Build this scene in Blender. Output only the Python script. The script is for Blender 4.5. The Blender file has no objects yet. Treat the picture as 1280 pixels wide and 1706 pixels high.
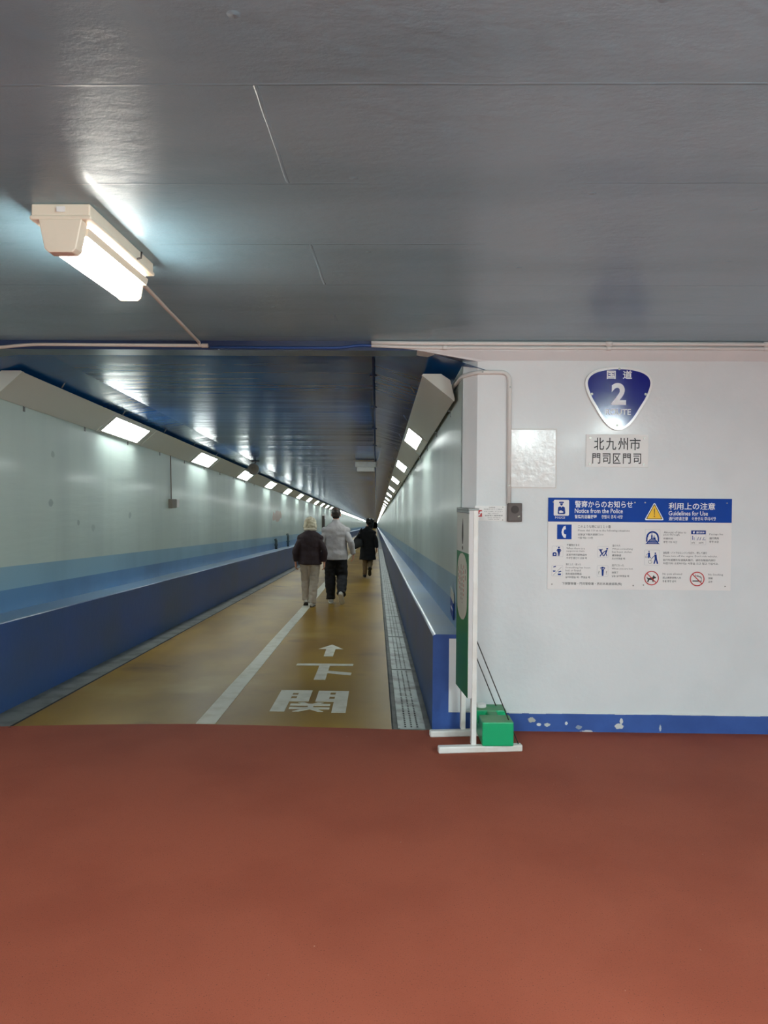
import bpy, bmesh, math, random
from mathutils import Vector, Matrix, noise

random.seed(7)
S = bpy.context.scene
COL = S.collection

# ------------------------------------------------------------------ camera, world, exposure
CAM = Vector((0.0, 0.0, 1.55))
pitch, roll, yaw = math.atan(28 / 1290.0), 0.007, 0.02
fwd = Vector((-math.sin(yaw) * math.cos(pitch), math.cos(yaw) * math.cos(pitch), -math.sin(pitch)))
rt = Vector((math.cos(yaw), math.sin(yaw), 0))
up = rt.cross(fwd)
r2 = rt * math.cos(roll) + up * math.sin(roll)
u2 = -rt * math.sin(roll) + up * math.cos(roll)
cd = bpy.data.cameras.new('camera')
cd.sensor_fit = 'VERTICAL'
cd.sensor_height = 24.0
cd.lens = 24.0 * 1290.0 / 1706.0
cd.clip_end = 600
cam = bpy.data.objects.new('camera', cd)
COL.objects.link(cam)
cam.matrix_world = Matrix(((r2.x, u2.x, -fwd.x, CAM.x), (r2.y, u2.y, -fwd.y, CAM.y), (r2.z, u2.z, -fwd.z, CAM.z), (0, 0, 0, 1)))
S.camera = cam

S.view_settings.view_transform = 'Standard'
S.view_settings.look = 'None'
S.view_settings.gamma = 1.0
S.view_settings.use_curve_mapping = False
S.view_settings.exposure = 0.0

w = bpy.data.worlds.new('world')
S.world = w
w.use_nodes = True
w.node_tree.nodes['Background'].inputs[0].default_value = (0.6, 0.65, 0.7, 1)
w.node_tree.nodes['Background'].inputs[1].default_value = 0.05

TUNNEL_LAMP = 23.0       # radiance of the tunnel's lit panels
ROOM_LAMP = 42.0        # radiance of the visible ceiling lamp
AREA_POWER = 76.0       # watts of each lobby ceiling lamp behind the camera
LOBBY_COL = (0.86, 1.0, 0.985)


def lobby_light(x, y, power, wide=0.12):
    """a ceiling-mounted fluorescent fitting: its glowing cover shines down and out to both long sides"""
    for (sx, rot, dx, p) in ((wide, 0.0, 0.0, 0.72), (0.10, math.radians(100), wide / 2 + 0.01, 0.72), (0.10, math.radians(-100), -wide / 2 - 0.01, 0.72)):
        l = bpy.data.lights.new('lobby_lamp_light', 'AREA')
        l.shape = 'RECTANGLE'
        l.size, l.size_y = sx, 1.2
        l.energy = power * p
        l.color = LOBBY_COL
        o = bpy.data.objects.new('lobby_lamp_light', l)
        COL.objects.link(o)
        o.location = (x + dx, y, 2.38 if dx == 0 else 2.43)
        o.rotation_euler = (0, -rot, 0)


for lx, ly in ((2.85, 0.2), (2.85, -2.4), (-1.18, -0.4), (-1.18, -2.8), (1.9, -1.3)):
    lobby_light(lx, ly, *((AREA_POWER * 1.7, 0.42) if (lx, ly) == (2.85, 0.2) else (AREA_POWER * 0.92, 0.12)))   # the nearest one is a wide fitting

# ------------------------------------------------------------------ helpers
def lin(c):
    c = c / 255.0
    return c / 12.92 if c <= 0.04045 else ((c + 0.055) / 1.055) ** 2.4


def rgb(r, g, b):
    return (lin(r), lin(g), lin(b), 1.0)


def mat(name, col, rough=0.5, metal=0.0, coat=0.0, var=None, vscale=3.0, vstretch=(1, 1, 1), vlo=0.45, vhi=0.65,
        bump=0.0, bscale=40.0, bstretch=(1, 1, 1), bdist=0.01, spec=0.5, emit=None, estr=0.0, vdetail=6):
    m = bpy.data.materials.new(name)
    m.use_nodes = True
    nt = m.node_tree
    b = nt.nodes['Principled BSDF']
    b.inputs['Base Color'].default_value = col
    b.inputs['Roughness'].default_value = rough
    b.inputs['Metallic'].default_value = metal
    b.inputs['Specular IOR Level'].default_value = spec
    b.inputs['Coat Weight'].default_value = coat
    b.inputs['Coat Roughness'].default_value = 0.12
    if emit:
        b.inputs['Emission Color'].default_value = emit
        b.inputs['Emission Strength'].default_value = estr
    if var or bump:
        tc = nt.nodes.new('ShaderNodeTexCoord')

    def nz(scale, stretch, detail):
        mp = nt.nodes.new('ShaderNodeMapping')
        mp.inputs['Scale'].default_value = stretch
        nt.links.new(tc.outputs['Object'], mp.inputs['Vector'])
        n = nt.nodes.new('ShaderNodeTexNoise')
        n.inputs['Scale'].default_value = scale
        n.inputs['Detail'].default_value = detail
        nt.links.new(mp.outputs[0], n.inputs['Vector'])
        return n
    if var:
        n = nz(vscale, vstretch, vdetail)
        r = nt.nodes.new('ShaderNodeMapRange')
        r.inputs['From Min'].default_value = vlo
        r.inputs['From Max'].default_value = vhi
        nt.links.new(n.outputs['Fac'], r.inputs['Value'])
        mx = nt.nodes.new('ShaderNodeMix')
        mx.data_type = 'RGBA'
        mx.inputs[6].default_value = col
        mx.inputs[7].default_value = var
        nt.links.new(r.outputs[0], mx.inputs[0])
        nt.links.new(mx.outputs[2], b.inputs['Base Color'])
        m['mix'] = mx.name
    if bump:
        n = nz(bscale, bstretch, 4)
        bp = nt.nodes.new('ShaderNodeBump')
        bp.inputs['Strength'].default_value = bump
        bp.inputs['Distance'].default_value = bdist
        nt.links.new(n.outputs['Fac'], bp.inputs['Height'])
        nt.links.new(bp.outputs[0], b.inputs['Normal'])
        m['bump'] = bp.name
    return m


def overlay(m, build):
    """build(nt, coord) -> (fac socket, colour); mixed over the current base colour (a stain with its own shape)."""
    nt = m.node_tree
    b = nt.nodes['Principled BSDF']
    tc = nt.nodes.new('ShaderNodeTexCoord')
    fac, col = build(nt, tc.outputs['Object'])
    mx = nt.nodes.new('ShaderNodeMix')
    mx.data_type = 'RGBA'
    if b.inputs['Base Color'].links:
        nt.links.new(b.inputs['Base Color'].links[0].from_socket, mx.inputs[6])
    else:
        mx.inputs[6].default_value = b.inputs['Base Color'].default_value
    mx.inputs[7].default_value = col
    nt.links.new(fac, mx.inputs[0])
    nt.links.new(mx.outputs[2], b.inputs['Base Color'])


def noise_mask(scale, lo, hi, col, stretch=(1, 1, 1), detail=3, offset=(0, 0, 0)):
    def f(nt, co):
        mp = nt.nodes.new('ShaderNodeMapping')
        mp.inputs['Scale'].default_value = stretch
        mp.inputs['Location'].default_value = offset
        nt.links.new(co, mp.inputs['Vector'])
        n = nt.nodes.new('ShaderNodeTexNoise')
        n.inputs['Scale'].default_value = scale
        n.inputs['Detail'].default_value = detail
        nt.links.new(mp.outputs[0], n.inputs['Vector'])
        r = nt.nodes.new('ShaderNodeMapRange')
        r.inputs['From Min'].default_value = lo
        r.inputs['From Max'].default_value = hi
        nt.links.new(n.outputs['Fac'], r.inputs['Value'])
        return r.outputs[0], col
    return f


def spot_mask(center, radii, col, rag=0.5, nscale=9.0, amount=1.0):
    """an irregular blotch around one point"""
    def f(nt, co):
        mp = nt.nodes.new('ShaderNodeMapping')
        mp.inputs['Scale'].default_value = tuple(1.0 / r for r in radii)
        mp.inputs['Location'].default_value = tuple(-c / r for c, r in zip(center, radii))
        nt.links.new(co, mp.inputs['Vector'])
        ln = nt.nodes.new('ShaderNodeVectorMath')
        ln.operation = 'LENGTH'
        nt.links.new(mp.outputs[0], ln.inputs[0])
        n = nt.nodes.new('ShaderNodeTexNoise')
        n.inputs['Scale'].default_value = nscale
        n.inputs['Detail'].default_value = 4
        nt.links.new(co, n.inputs['Vector'])
        a = nt.nodes.new('ShaderNodeMath')
        a.operation = 'MULTIPLY_ADD'
        nt.links.new(n.outputs['Fac'], a.inputs[0])
        a.inputs[1].default_value = rag * 2
        nt.links.new(ln.outputs['Value'], a.inputs[2])
        r = nt.nodes.new('ShaderNodeMapRange')
        r.inputs['From Min'].default_value = 1.0 + rag
        r.inputs['From Max'].default_value = 0.85 + rag
        r.inputs['To Max'].default_value = amount
        nt.links.new(a.outputs[0], r.inputs['Value'])
        return r.outputs[0], col
    return f


def obj(name, bm, m, parent=None, loc=(0, 0, 0), smooth=False, rot=None, bevel=0.0):
    me = bpy.data.meshes.new(name)
    bmesh.ops.recalc_face_normals(bm, faces=bm.faces)
    bm.to_mesh(me)
    bm.free()
    for x in (m if isinstance(m, (list, tuple)) else [m]):
        me.materials.append(x)
    if smooth:
        for p in me.polygons:
            p.use_smooth = True
    o = bpy.data.objects.new(name, me)
    COL.objects.link(o)
    o.location = loc
    if rot:
        o.rotation_euler = rot
    if parent:
        o.parent = parent
    if bevel:
        md = o.modifiers.new('bevel', 'BEVEL')
        md.width = bevel
        md.segments = 3
        md.limit_method = 'ANGLE'
        md.angle_limit = math.radians(40)
    return o


def tag(o, label, cat, group=None):
    o['label'] = label
    o['category'] = cat
    if group:
        o['group'] = group
    return o


def empty(name, loc, label, cat, group=None, rz=0):
    o = bpy.data.objects.new(name, None)
    COL.objects.link(o)
    o.empty_display_size = 0.1
    o.location = loc
    o.rotation_euler = (0, 0, rz)
    return tag(o, label, cat, group)


def structure(name, bm, m, **k):
    o = obj(name, bm, m, **k)
    o['kind'] = 'structure'
    return o


def box(bm, x0, x1, y0, y1, z0, z1, mi=0):
    vs = [bm.verts.new((x, y, z)) for x in (x0, x1) for y in (y0, y1) for z in (z0, z1)]
    for f in ((0, 1, 3, 2), (4, 6, 7, 5), (0, 4, 5, 1), (2, 3, 7, 6), (0, 2, 6, 4), (1, 5, 7, 3)):
        bm.faces.new([vs[i] for i in f]).material_index = mi
    return bm


def boxm(*a):
    return box(bmesh.new(), *a)


def hull_prism(bm, prof, fn0, fn1, mi=0, cap=True):
    """prof: list of 2-D points; fn0/fn1 map a point to 3-D at either end"""
    a = [bm.verts.new(fn0(*p)) for p in prof]
    b = [bm.verts.new(fn1(*p)) for p in prof]
    n = len(prof)
    for i in range(n):
        bm.faces.new((a[i], a[(i + 1) % n], b[(i + 1) % n], b[i])).material_index = mi
    if cap:
        bm.faces.new(a).material_index = mi
        bm.faces.new(list(reversed(b))).material_index = mi
    return bm


def tube(bm, pts, r, n=10, mi=0, flat=None):
    """round bar along a polyline; flat=(a,b) scales the section"""
    pts = [Vector(p) for p in pts]
    rings = []
    ref = None
    for i, p in enumerate(pts):
        if i == 0:
            t = (pts[1] - p).normalized()
        elif i == len(pts) - 1:
            t = (p - pts[i - 1]).normalized()
        else:
            t = ((pts[i + 1] - p).normalized() + (p - pts[i - 1]).normalized()).normalized()
        if ref is None:
            ref = Vector((0, 0, 1)) if abs(t.z) < 0.9 else Vector((0, 1, 0))
        s = t.cross(ref)
        if s.length < 1e-4:
            s = t.orthogonal()
        s.normalize()
        v = s.cross(t).normalized()
        ref = v
        rings.append([bm.verts.new(p + (s * math.cos(2 * math.pi * k / n) + v * math.sin(2 * math.pi * k / n)) * r) for k in range(n)])
    for a, b in zip(rings, rings[1:]):
        for k in range(n):
            f = bm.faces.new((a[k], a[(k + 1) % n], b[(k + 1) % n], b[k]))
            f.material_index = mi
            f.smooth = True
    bm.faces.new(list(reversed(rings[0]))).material_index = mi
    bm.faces.new(rings[-1]).material_index = mi
    return bm


def rounded(pts, r=0.04, n=5):
    pts = [Vector(p) for p in pts]
    out = [pts[0]]
    for a, p, b in zip(pts, pts[1:], pts[2:]):
        d1, d2 = (a - p), (b - p)
        q = min(r, d1.length * 0.45, d2.length * 0.45)
        s, e = p + d1.normalized() * q, p + d2.normalized() * q
        for i in range(n + 1):
            t = i / n
            out.append(s * (1 - t) ** 2 + p * 2 * t * (1 - t) + e * t * t)
    out.append(pts[-1])
    return out


def cyl(bm, c, axis, r, h, n=20, mi=0, r1=None):
    c, axis = Vector(c), Vector(axis).normalized()
    s = axis.orthogonal().normalized()
    v = axis.cross(s)
    r1 = r if r1 is None else r1
    a = [bm.verts.new(c + (s * math.cos(2 * math.pi * k / n) + v * math.sin(2 * math.pi * k / n)) * r) for k in range(n)]
    b = [bm.verts.new(c + axis * h + (s * math.cos(2 * math.pi * k / n) + v * math.sin(2 * math.pi * k / n)) * r1) for k in range(n)]
    for k in range(n):
        bm.faces.new((a[k], a[(k + 1) % n], b[(k + 1) % n], b[k])).material_index = mi
    bm.faces.new(a).material_index = mi
    bm.faces.new(b).material_index = mi
    return bm


# the tunnel runs down and slightly to one side: u across, h above its axis, Y along the camera's depth
AX, SZ, D = -0.02997, -0.03886, 5.10
YEND = 420.0


def T(u, h, Y):
    return Vector((AX * Y + u, Y, 1.55 + SZ * Y + h))


def tstrip(bm, pts, Y0, Y1, n=1, mi=0):
    """open strip (list of (u,h)) swept along the tunnel"""
    for k in range(n):
        a, b = Y0 + (Y1 - Y0) * k / n, Y0 + (Y1 - Y0) * (k + 1) / n
        for p, q in zip(pts, pts[1:]):
            bm.faces.new([bm.verts.new(T(*p, a)), bm.verts.new(T(*q, a)), bm.verts.new(T(*q, b)), bm.verts.new(T(*p, b))]).material_index = mi
    return bm


def tprism(bm, prof, Y0, Y1, mi=0):
    return hull_prism(bm, prof, lambda u, h: T(u, h, Y0), lambda u, h: T(u, h, Y1), mi)


ORD = ['first', 'second', 'third', 'fourth', 'fifth', 'sixth', 'seventh', 'eighth', 'ninth', 'tenth', 'eleventh', 'twelfth',
       'thirteenth', 'fourteenth', 'fifteenth', 'sixteenth', 'seventeenth', 'eighteenth', 'nineteenth', 'twentieth']

# ------------------------------------------------------------------ materials
M = {}
M['red_floor'] = mat('red_rubber_floor', rgb(154, 76, 54), 0.75, var=rgb(144, 68, 47), vscale=1.3, bump=0.5, bscale=260, bdist=0.003, spec=0.3)
overlay(M['red_floor'], noise_mask(38, 0.79, 0.81, rgb(196, 160, 140), detail=2))
overlay(M['red_floor'], noise_mask(190, 0.62, 0.75, rgb(86, 36, 28), detail=2))
M['white_wall'] = mat('white_wall_paint', rgb(226, 228, 229), 0.42, var=rgb(220, 223, 224), vscale=2.0, bump=0.25, bscale=30, bdist=0.006, coat=0.15)
M['chamfer'] = M['white_wall']
M['blue_base'] = mat('blue_base_paint', rgb(62, 94, 164), 0.5, bump=0.2, bscale=40, bdist=0.004, var=rgb(54, 84, 150), vscale=4, spec=0.3)
M['blue_chipped'] = mat('blue_chipped_paint', rgb(62, 94, 164), 0.5, bump=0.2, bscale=40, bdist=0.004, var=rgb(54, 84, 150), vscale=4, spec=0.3)
for c, r, cl in (((0.88, 0, 0.075), (0.035, 1, 0.022), rgb(190, 188, 180)), ((0.93, 0, 0.045), (0.02, 1, 0.014), rgb(225, 225, 222)),
                 ((0.985, 0, 0.045), (0.028, 1, 0.016), rgb(205, 205, 200)), ((1.11, 0, 0.055), (0.013, 1, 0.016), rgb(225, 226, 224)),
                 ((1.19, 0, 0.03), (0.03, 1, 0.016), rgb(150, 160, 178)), ((1.455, 0, 0.04), (0.042, 1, 0.022), rgb(212, 210, 205)),
                 ((1.47, 0, 0.075), (0.014, 1, 0.022), rgb(214, 212, 208)), ((1.725, 0, 0.03), (0.01, 1, 0.03), rgb(190, 196, 205)),
                 ((1.25, 0, 0.005), (0.06, 1, 0.01), rgb(196, 198, 200))):
    overlay(M['blue_chipped'], spot_mask((c[0], 5.1, c[2]), (r[0] * .75, r[1], r[2] * .8), cl, 0.55, 70))
M['flake_white'] = mat('flaked_white_edge', rgb(232, 233, 233), 0.6, bump=0.5, bscale=120)
M['lobby_ceiling'] = mat('lobby_ceiling_paint', rgb(140, 178, 196), 0.38, coat=0.15, var=rgb(128, 166, 184), vscale=1.6, vstretch=(0.5, 1.6, 1), spec=0.6)
M['tunnel_ceiling'] = mat('tunnel_ceiling_paint', rgb(18, 90, 156), 0.17, coat=0.0, var=rgb(10, 68, 134), vscale=1.0, vstretch=(0.4, 1.5, 1),
                          bump=0.38, bscale=1.3, bstretch=(0.10, 1.3, 1), bdist=0.035, spec=0.15)
M['beam_blue'] = mat('dark_blue_beam_paint', rgb(30, 46, 82), 0.35, coat=0.2, bump=0.2, bscale=20)
M['twall'] = mat('pale_green_wall_paint', rgb(196, 210, 202), 0.40, var=rgb(186, 200, 194), vscale=1.0, vstretch=(1, 1.6, 0.25), bump=0.25, bscale=3.0,
                 bstretch=(1, 0.25, 2.4), bdist=0.02, coat=0.1)
M['twall_left'] = mat('pale_green_wall_paint', rgb(196, 210, 202), 0.40, var=rgb(186, 200, 194), vscale=1.0, vstretch=(1, 1.6, 0.25), bump=0.25, bscale=3.0,
                      bstretch=(1, 0.25, 2.4), bdist=0.02, coat=0.1)
M['band1'] = mat('light_blue_band_paint', rgb(142, 180, 200), 0.40, var=rgb(132, 168, 188), vscale=1.2, vstretch=(1, 1, 0.3), coat=0.15)
M['band2'] = mat('mid_blue_band_paint', rgb(98, 144, 188), 0.40, var=rgb(90, 132, 174), vscale=1.2, coat=0.15)
M['ledge'] = mat('ledge_blue_paint', rgb(46, 80, 136), 0.36, var=rgb(58, 78, 104), vscale=1.4, vstretch=(1, 0.6, 1.0), spec=0.4, bump=0.15, bscale=12, vlo=0.4, vhi=0.75)
M['ledge_top'] = mat('ledge_top_paint', rgb(112, 142, 168), 0.33, var=rgb(120, 140, 150), vscale=1.5, coat=0.2)
M['ochre'] = mat('ochre_floor_paint', rgb(160, 124, 32), 0.38, var=rgb(118, 84, 18), vscale=0.9, vstretch=(1, 0.5, 1), vlo=0.38, vhi=0.68, spec=0.16, bump=0.1, bscale=5)
overlay(M['ochre'], noise_mask(1.2, 0.60, 0.72, rgb(104, 74, 22), stretch=(0.9, 1.2, 1), detail=6, offset=(3, 1, 0)))
overlay(M['ochre'], noise_mask(0.7, 0.58, 0.75, rgb(170, 144, 80), stretch=(0.8, 0.9, 1), detail=5, offset=(7, 5, 0)))
M['marking'] = mat('white_road_paint', rgb(212, 208, 192), 0.55, var=rgb(198, 192, 172), vscale=9, bump=0.2, bscale=90)
M['gutter'] = mat('gutter_concrete', rgb(112, 114, 108), 0.6, var=rgb(84, 86, 80), vscale=5, bump=0.4, bscale=60, bdist=0.005)
M['cover'] = mat('galvanised_cover', rgb(136, 146, 142), 0.42, metal=0.55, var=rgb(92, 96, 90), vscale=6, bump=0.15, bscale=25)
M['hole'] = mat('dark_hole', rgb(22, 22, 22), 0.8)
M['trough'] = mat('trough_sheet_metal', rgb(206, 206, 196), 0.40, metal=0.0, bump=0.05, bscale=8)
M['diffuser'] = mat('lit_diffuser', (1, 1, 1, 1), 0.5, emit=(0.92, 1.0, 0.97, 1), estr=TUNNEL_LAMP)
M['room_diffuser'] = mat('lit_room_diffuser', (1, 1, 1, 1), 0.5, emit=(1.0, 0.975, 0.88, 1), estr=ROOM_LAMP)
M['slot'] = mat('lit_tube_slot', (1, 1, 1, 1), 0.5, emit=(1.0, 0.97, 0.87, 1), estr=12.0)
M['cream'] = mat('cream_lamp_enamel', rgb(236, 224, 204), 0.38, var=rgb(226, 212, 190), vscale=4, coat=0.2)
M['cream_pipe'] = mat('cream_conduit_paint', rgb(204, 190, 178), 0.45, bump=0.15, bscale=60)
M['white_pipe'] = mat('white_conduit_paint', rgb(224, 221, 217), 0.45, bump=0.25, bscale=50, bdist=0.004)
M['blue_pipe'] = mat('blue_conduit_paint', rgb(44, 78, 140), 0.35, bump=0.2, bscale=40)
M['white_enamel'] = mat('white_enamel', rgb(232, 230, 226), 0.4, var=rgb(220, 214, 206), vscale=6)
M['grey_white'] = mat('grey_white_edge', rgb(206, 202, 202), 0.45)
M['brown_box'] = mat('brown_intercom_plastic', rgb(94, 82, 78), 0.5)
M['brown_dark'] = mat('dark_brown_grille', rgb(64, 54, 52), 0.6)
M['paper'] = mat('white_plate', rgb(240, 238, 236), 0.45)
M['sign_white'] = mat('sign_board_white', rgb(236, 232, 230), 0.4)
M['sign_blue'] = mat('sign_blue', rgb(4, 66, 160), 0.55, spec=0.2)
M['pic_blue'] = mat('pictogram_blue', rgb(14, 56, 138), 0.55, spec=0.2)
M['ink'] = mat('black_ink', rgb(44, 40, 42), 0.5)
M['ink_grey'] = mat('grey_ink', rgb(104, 98, 98), 0.5)
M['white_ink'] = mat('white_ink', rgb(240, 241, 244), 0.45)
M['pic_line'] = mat('pictogram_frame_grey', rgb(196, 194, 198), 0.5)
M['red_ink'] = mat('red_ink', rgb(190, 32, 34), 0.45)
M['yellow_ink'] = mat('yellow_ink', rgb(250, 196, 10), 0.45)
M['shield_blue'] = mat('route_shield_blue', rgb(14, 24, 128), 0.10, spec=0.32)
M['shield_white'] = mat('route_shield_white', rgb(236, 236, 234), 0.22, coat=0.4)
M['steel'] = mat('steel_screw', rgb(150, 146, 140), 0.35, metal=0.8)
M['panel_gloss'] = mat('glossy_white_panel', rgb(232, 230, 228), 0.16, coat=0.7, bump=0.5, bscale=22, bdist=0.006)
M['green_panel'] = mat('green_sign_panel', rgb(14, 112, 58), 0.45)
M['cloud'] = mat('sign_pale_patch', rgb(196, 196, 182), 0.55)
M['plaque'] = mat('sign_header_grey', rgb(198, 200, 192), 0.5)
M['green_plastic'] = mat('green_plastic', rgb(10, 166, 108), 0.35, coat=0.1)
M['dusty_green'] = mat('dusty_green_plastic', rgb(104, 152, 112), 0.7, var=rgb(70, 150, 104), vscale=9)
M['dark_metal'] = mat('dark_metal', rgb(76, 70, 68), 0.45, metal=0.6)
M['grey_metal'] = mat('grey_metal', rgb(120, 122, 120), 0.4, metal=0.5)
M['junction'] = mat('weathered_box', rgb(132, 122, 110), 0.6)
M['skin'] = mat('skin', rgb(206, 150, 122), 0.55)
M['dark_hair'] = mat('dark_brown_hair', rgb(46, 34, 28), 0.55, bump=0.4, bscale=90, bstretch=(1, 1, 0.3))
M['scalp'] = mat('thin_brown_hair', rgb(84, 62, 48), 0.55, bump=0.3, bscale=90)
M['white_hair'] = mat('cream_white_hair', rgb(226, 214, 186), 0.6, var=rgb(190, 174, 140), vscale=22, vstretch=(1, 1, 0.3), bump=0.5, bscale=70, bstretch=(1, 1, 0.3))
M['black_hair'] = mat('black_hair', rgb(18, 16, 17), 0.5, bump=0.4, bscale=80)
M['maroon'] = mat('dark_maroon_cloth', rgb(52, 36, 40), 0.8, bump=0.5, bscale=14, bdist=0.02)
M['grey_cloth'] = mat('light_grey_cloth', rgb(182, 176, 176), 0.75, bump=0.55, bscale=11, bdist=0.025)
M['beige_cloth'] = mat('beige_trouser_cloth', rgb(184, 170, 154), 0.8, bump=0.6, bscale=12, bstretch=(1, 1, 1.6), bdist=0.025)
M['black_cloth'] = mat('black_cloth', rgb(26, 25, 28), 0.8, bump=0.5, bscale=11, bdist=0.02)
M['coat_black'] = mat('black_coat_cloth', rgb(14, 14, 17), 0.85, bump=0.4, bscale=12, bdist=0.02)
M['khaki'] = mat('khaki_trouser_cloth', rgb(124, 100, 68), 0.8, bump=0.5, bscale=14, bdist=0.02)
M['shoe_white'] = mat('white_shoe', rgb(220, 216, 206), 0.5)
M['shoe_black'] = mat('black_shoe', rgb(22, 20, 20), 0.5)
M['sole_dark'] = mat('dark_sole', rgb(40, 34, 32), 0.6)
M['scarf'] = mat('cream_scarf', rgb(222, 210, 186), 0.7, bump=0.4, bscale=30)
M['eye'] = mat('eye_white', rgb(230, 228, 222), 0.3)
M['lip'] = mat('lips', rgb(170, 96, 88), 0.5)
M['stub'] = mat('dark_stain_tone', rgb(72, 88, 92), 0.6, var=rgb(50, 60, 64), vscale=8)  # for the added stub shapes that stand in for dark wall stains
M['bag'] = mat('black_bag_leather', rgb(15, 15, 18), 0.5, bump=0.2, bscale=20)

# formwork board marks pressed into the lobby ceiling, plus paint bubbles
def ceiling_relief(m, bw, rh, strength, nstrength):
    nt = m.node_tree
    b = nt.nodes['Principled BSDF']
    tc = nt.nodes.new('ShaderNodeTexCoord')
    wob = nt.nodes.new('ShaderNodeTexNoise')
    wob.inputs['Scale'].default_value = 1.5
    nt.links.new(tc.outputs['Object'], wob.inputs['Vector'])
    add = nt.nodes.new('ShaderNodeVectorMath')
    add.operation = 'MULTIPLY_ADD'
    add.inputs[1].default_value = (0.03, 0.03, 0)
    nt.links.new(wob.outputs['Color'], add.inputs[0])
    sh = nt.nodes.new('ShaderNodeMapping')
    sh.inputs['Location'].default_value = (0.35, -0.12, 0)
    nt.links.new(tc.outputs['Object'], sh.inputs['Vector'])
    nt.links.new(sh.outputs[0], add.inputs[2])
    br = nt.nodes.new('ShaderNodeTexBrick')
    br.inputs['Scale'].default_value = 1.0
    br.inputs['Brick Width'].default_value = bw
    br.inputs['Row Height'].default_value = rh
    br.inputs['Mortar Size'].default_value = 0.006
    br.inputs['Mortar Smooth'].default_value = 0.6
    nt.links.new(add.outputs[0], br.inputs['Vector'])
    # the joints fade in and out along their length
    gate = nt.nodes.new('ShaderNodeTexNoise')
    gate.inputs['Scale'].default_value = 1.1
    nt.links.new(tc.outputs['Object'], gate.inputs['Vector'])
    gr = nt.nodes.new('ShaderNodeMapRange')
    gr.inputs['From Min'].default_value = 0.42
    gr.inputs['From Max'].default_value = 0.6
    nt.links.new(gate.outputs['Fac'], gr.inputs['Value'])
    mu = nt.nodes.new('ShaderNodeMath')
    mu.operation = 'MULTIPLY'
    nt.links.new(br.outputs['Fac'], mu.inputs[0])
    nt.links.new(gr.outputs[0], mu.inputs[1])
    n1 = nt.nodes.new('ShaderNodeTexNoise')
    n1.inputs['Scale'].default_value = 9.0
    n1.inputs['Detail'].default_value = 8.0
    n1.inputs['Roughness'].default_value = 0.62
    mp = nt.nodes.new('ShaderNodeMapping')
    mp.inputs['Scale'].default_value = (0.75, 1.15, 1)
    nt.links.new(tc.outputs['Object'], mp.inputs['Vector'])
    nt.links.new(mp.outputs[0], n1.inputs['Vector'])
    b1 = nt.nodes.new('ShaderNodeBump')
    b1.inputs['Strength'].default_value = nstrength
    b1.inputs['Distance'].default_value = 0.02
    nt.links.new(n1.outputs['Fac'], b1.inputs['Height'])
    b2 = nt.nodes.new('ShaderNodeBump')
    b2.inputs['Strength'].default_value = strength
    b2.inputs['Distance'].default_value = 0.012
    nt.links.new(mu.outputs[0], b2.inputs['Height'])
    nt.links.new(b1.outputs[0], b2.inputs['Normal'])
    n3 = nt.nodes.new('ShaderNodeTexVoronoi')
    n3.inputs['Scale'].default_value = 3.4
    nt.links.new(tc.outputs['Object'], n3.inputs['Vector'])
    r3 = nt.nodes.new('ShaderNodeMapRange')
    r3.inputs['From Min'].default_value = 0.05
    r3.inputs['From Max'].default_value = 0.0
    nt.links.new(n3.outputs['Distance'], r3.inputs['Value'])
    b3 = nt.nodes.new('ShaderNodeBump')
    b3.inputs['Strength'].default_value = 0.5
    b3.inputs['Distance'].default_value = 0.01
    nt.links.new(r3.outputs[0], b3.inputs['Height'])
    nt.links.new(b2.outputs[0], b3.inputs['Normal'])
    nt.links.new(b3.outputs[0], b.inputs['Normal'])


ceiling_relief(M['lobby_ceiling'], 40.0, 0.6, 0.8, 0.30)

# local stains on the left tunnel wall (bare plaster, dark damp marks)
pl = T(-2.95, 0.25, 23.0)
overlay(M['twall_left'], spot_mask(tuple(pl), (2, 1.1, 0.17), rgb(190, 156, 136), 0.6, 4))
for u, h, Y, ry, rh, c in ((-2.95, 0.178, 6.95, .05, .035, rgb(140, 158, 156)), (-2.95, 0.0, 7.6, .035, .03, rgb(146, 160, 158)), (-2.95, 0.1, 9.2, .05, .04, rgb(150, 168, 166)),
                           (-2.95, 0.62, 7.0, .04, .03, rgb(150, 166, 160)), (-2.95, -0.05, 8.0, .05, .04, rgb(160, 176, 172))):
    overlay(M['twall_left'], spot_mask(tuple(T(u, h, Y)), (2, ry, rh), c, 0.5, 16, 0.7))
M['band_left'] = mat('mid_blue_band_paint', rgb(98, 144, 188), 0.40, var=rgb(90, 132, 174), vscale=1.2, coat=0.15)

# ------------------------------------------------------------------ setting: lobby
CZ = 2.55
bm = bmesh.new()
edge = [(-5.5, 5.0), (-3.2, 5.02), (-2.6, 5.05), (-2.2, 5.10), (-1.75, 5.14), (-1.35, 5.16), (-0.95, 5.15), (-0.5, 5.12), (-0.05, 5.10), (0.16, 5.085), (0.23, 5.10), (6.0, 5.12)]
vs = [bm.verts.new((x, y, 0)) for x, y in edge] + [bm.verts.new((6, -4.5, 0)), bm.verts.new((-5.5, -4.5, 0))]
vb = [bm.verts.new((v.co.x, v.co.y, -0.03)) for v in vs]
bm.faces.new(vs)
bm.faces.new(list(reversed(vb)))
for i in range(len(vs)):
    bm.faces.new((vs[i], vb[i], vb[(i + 1) % len(vs)], vs[(i + 1) % len(vs)]))
structure('floor_lobby', bm, M['red_floor'])

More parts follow.
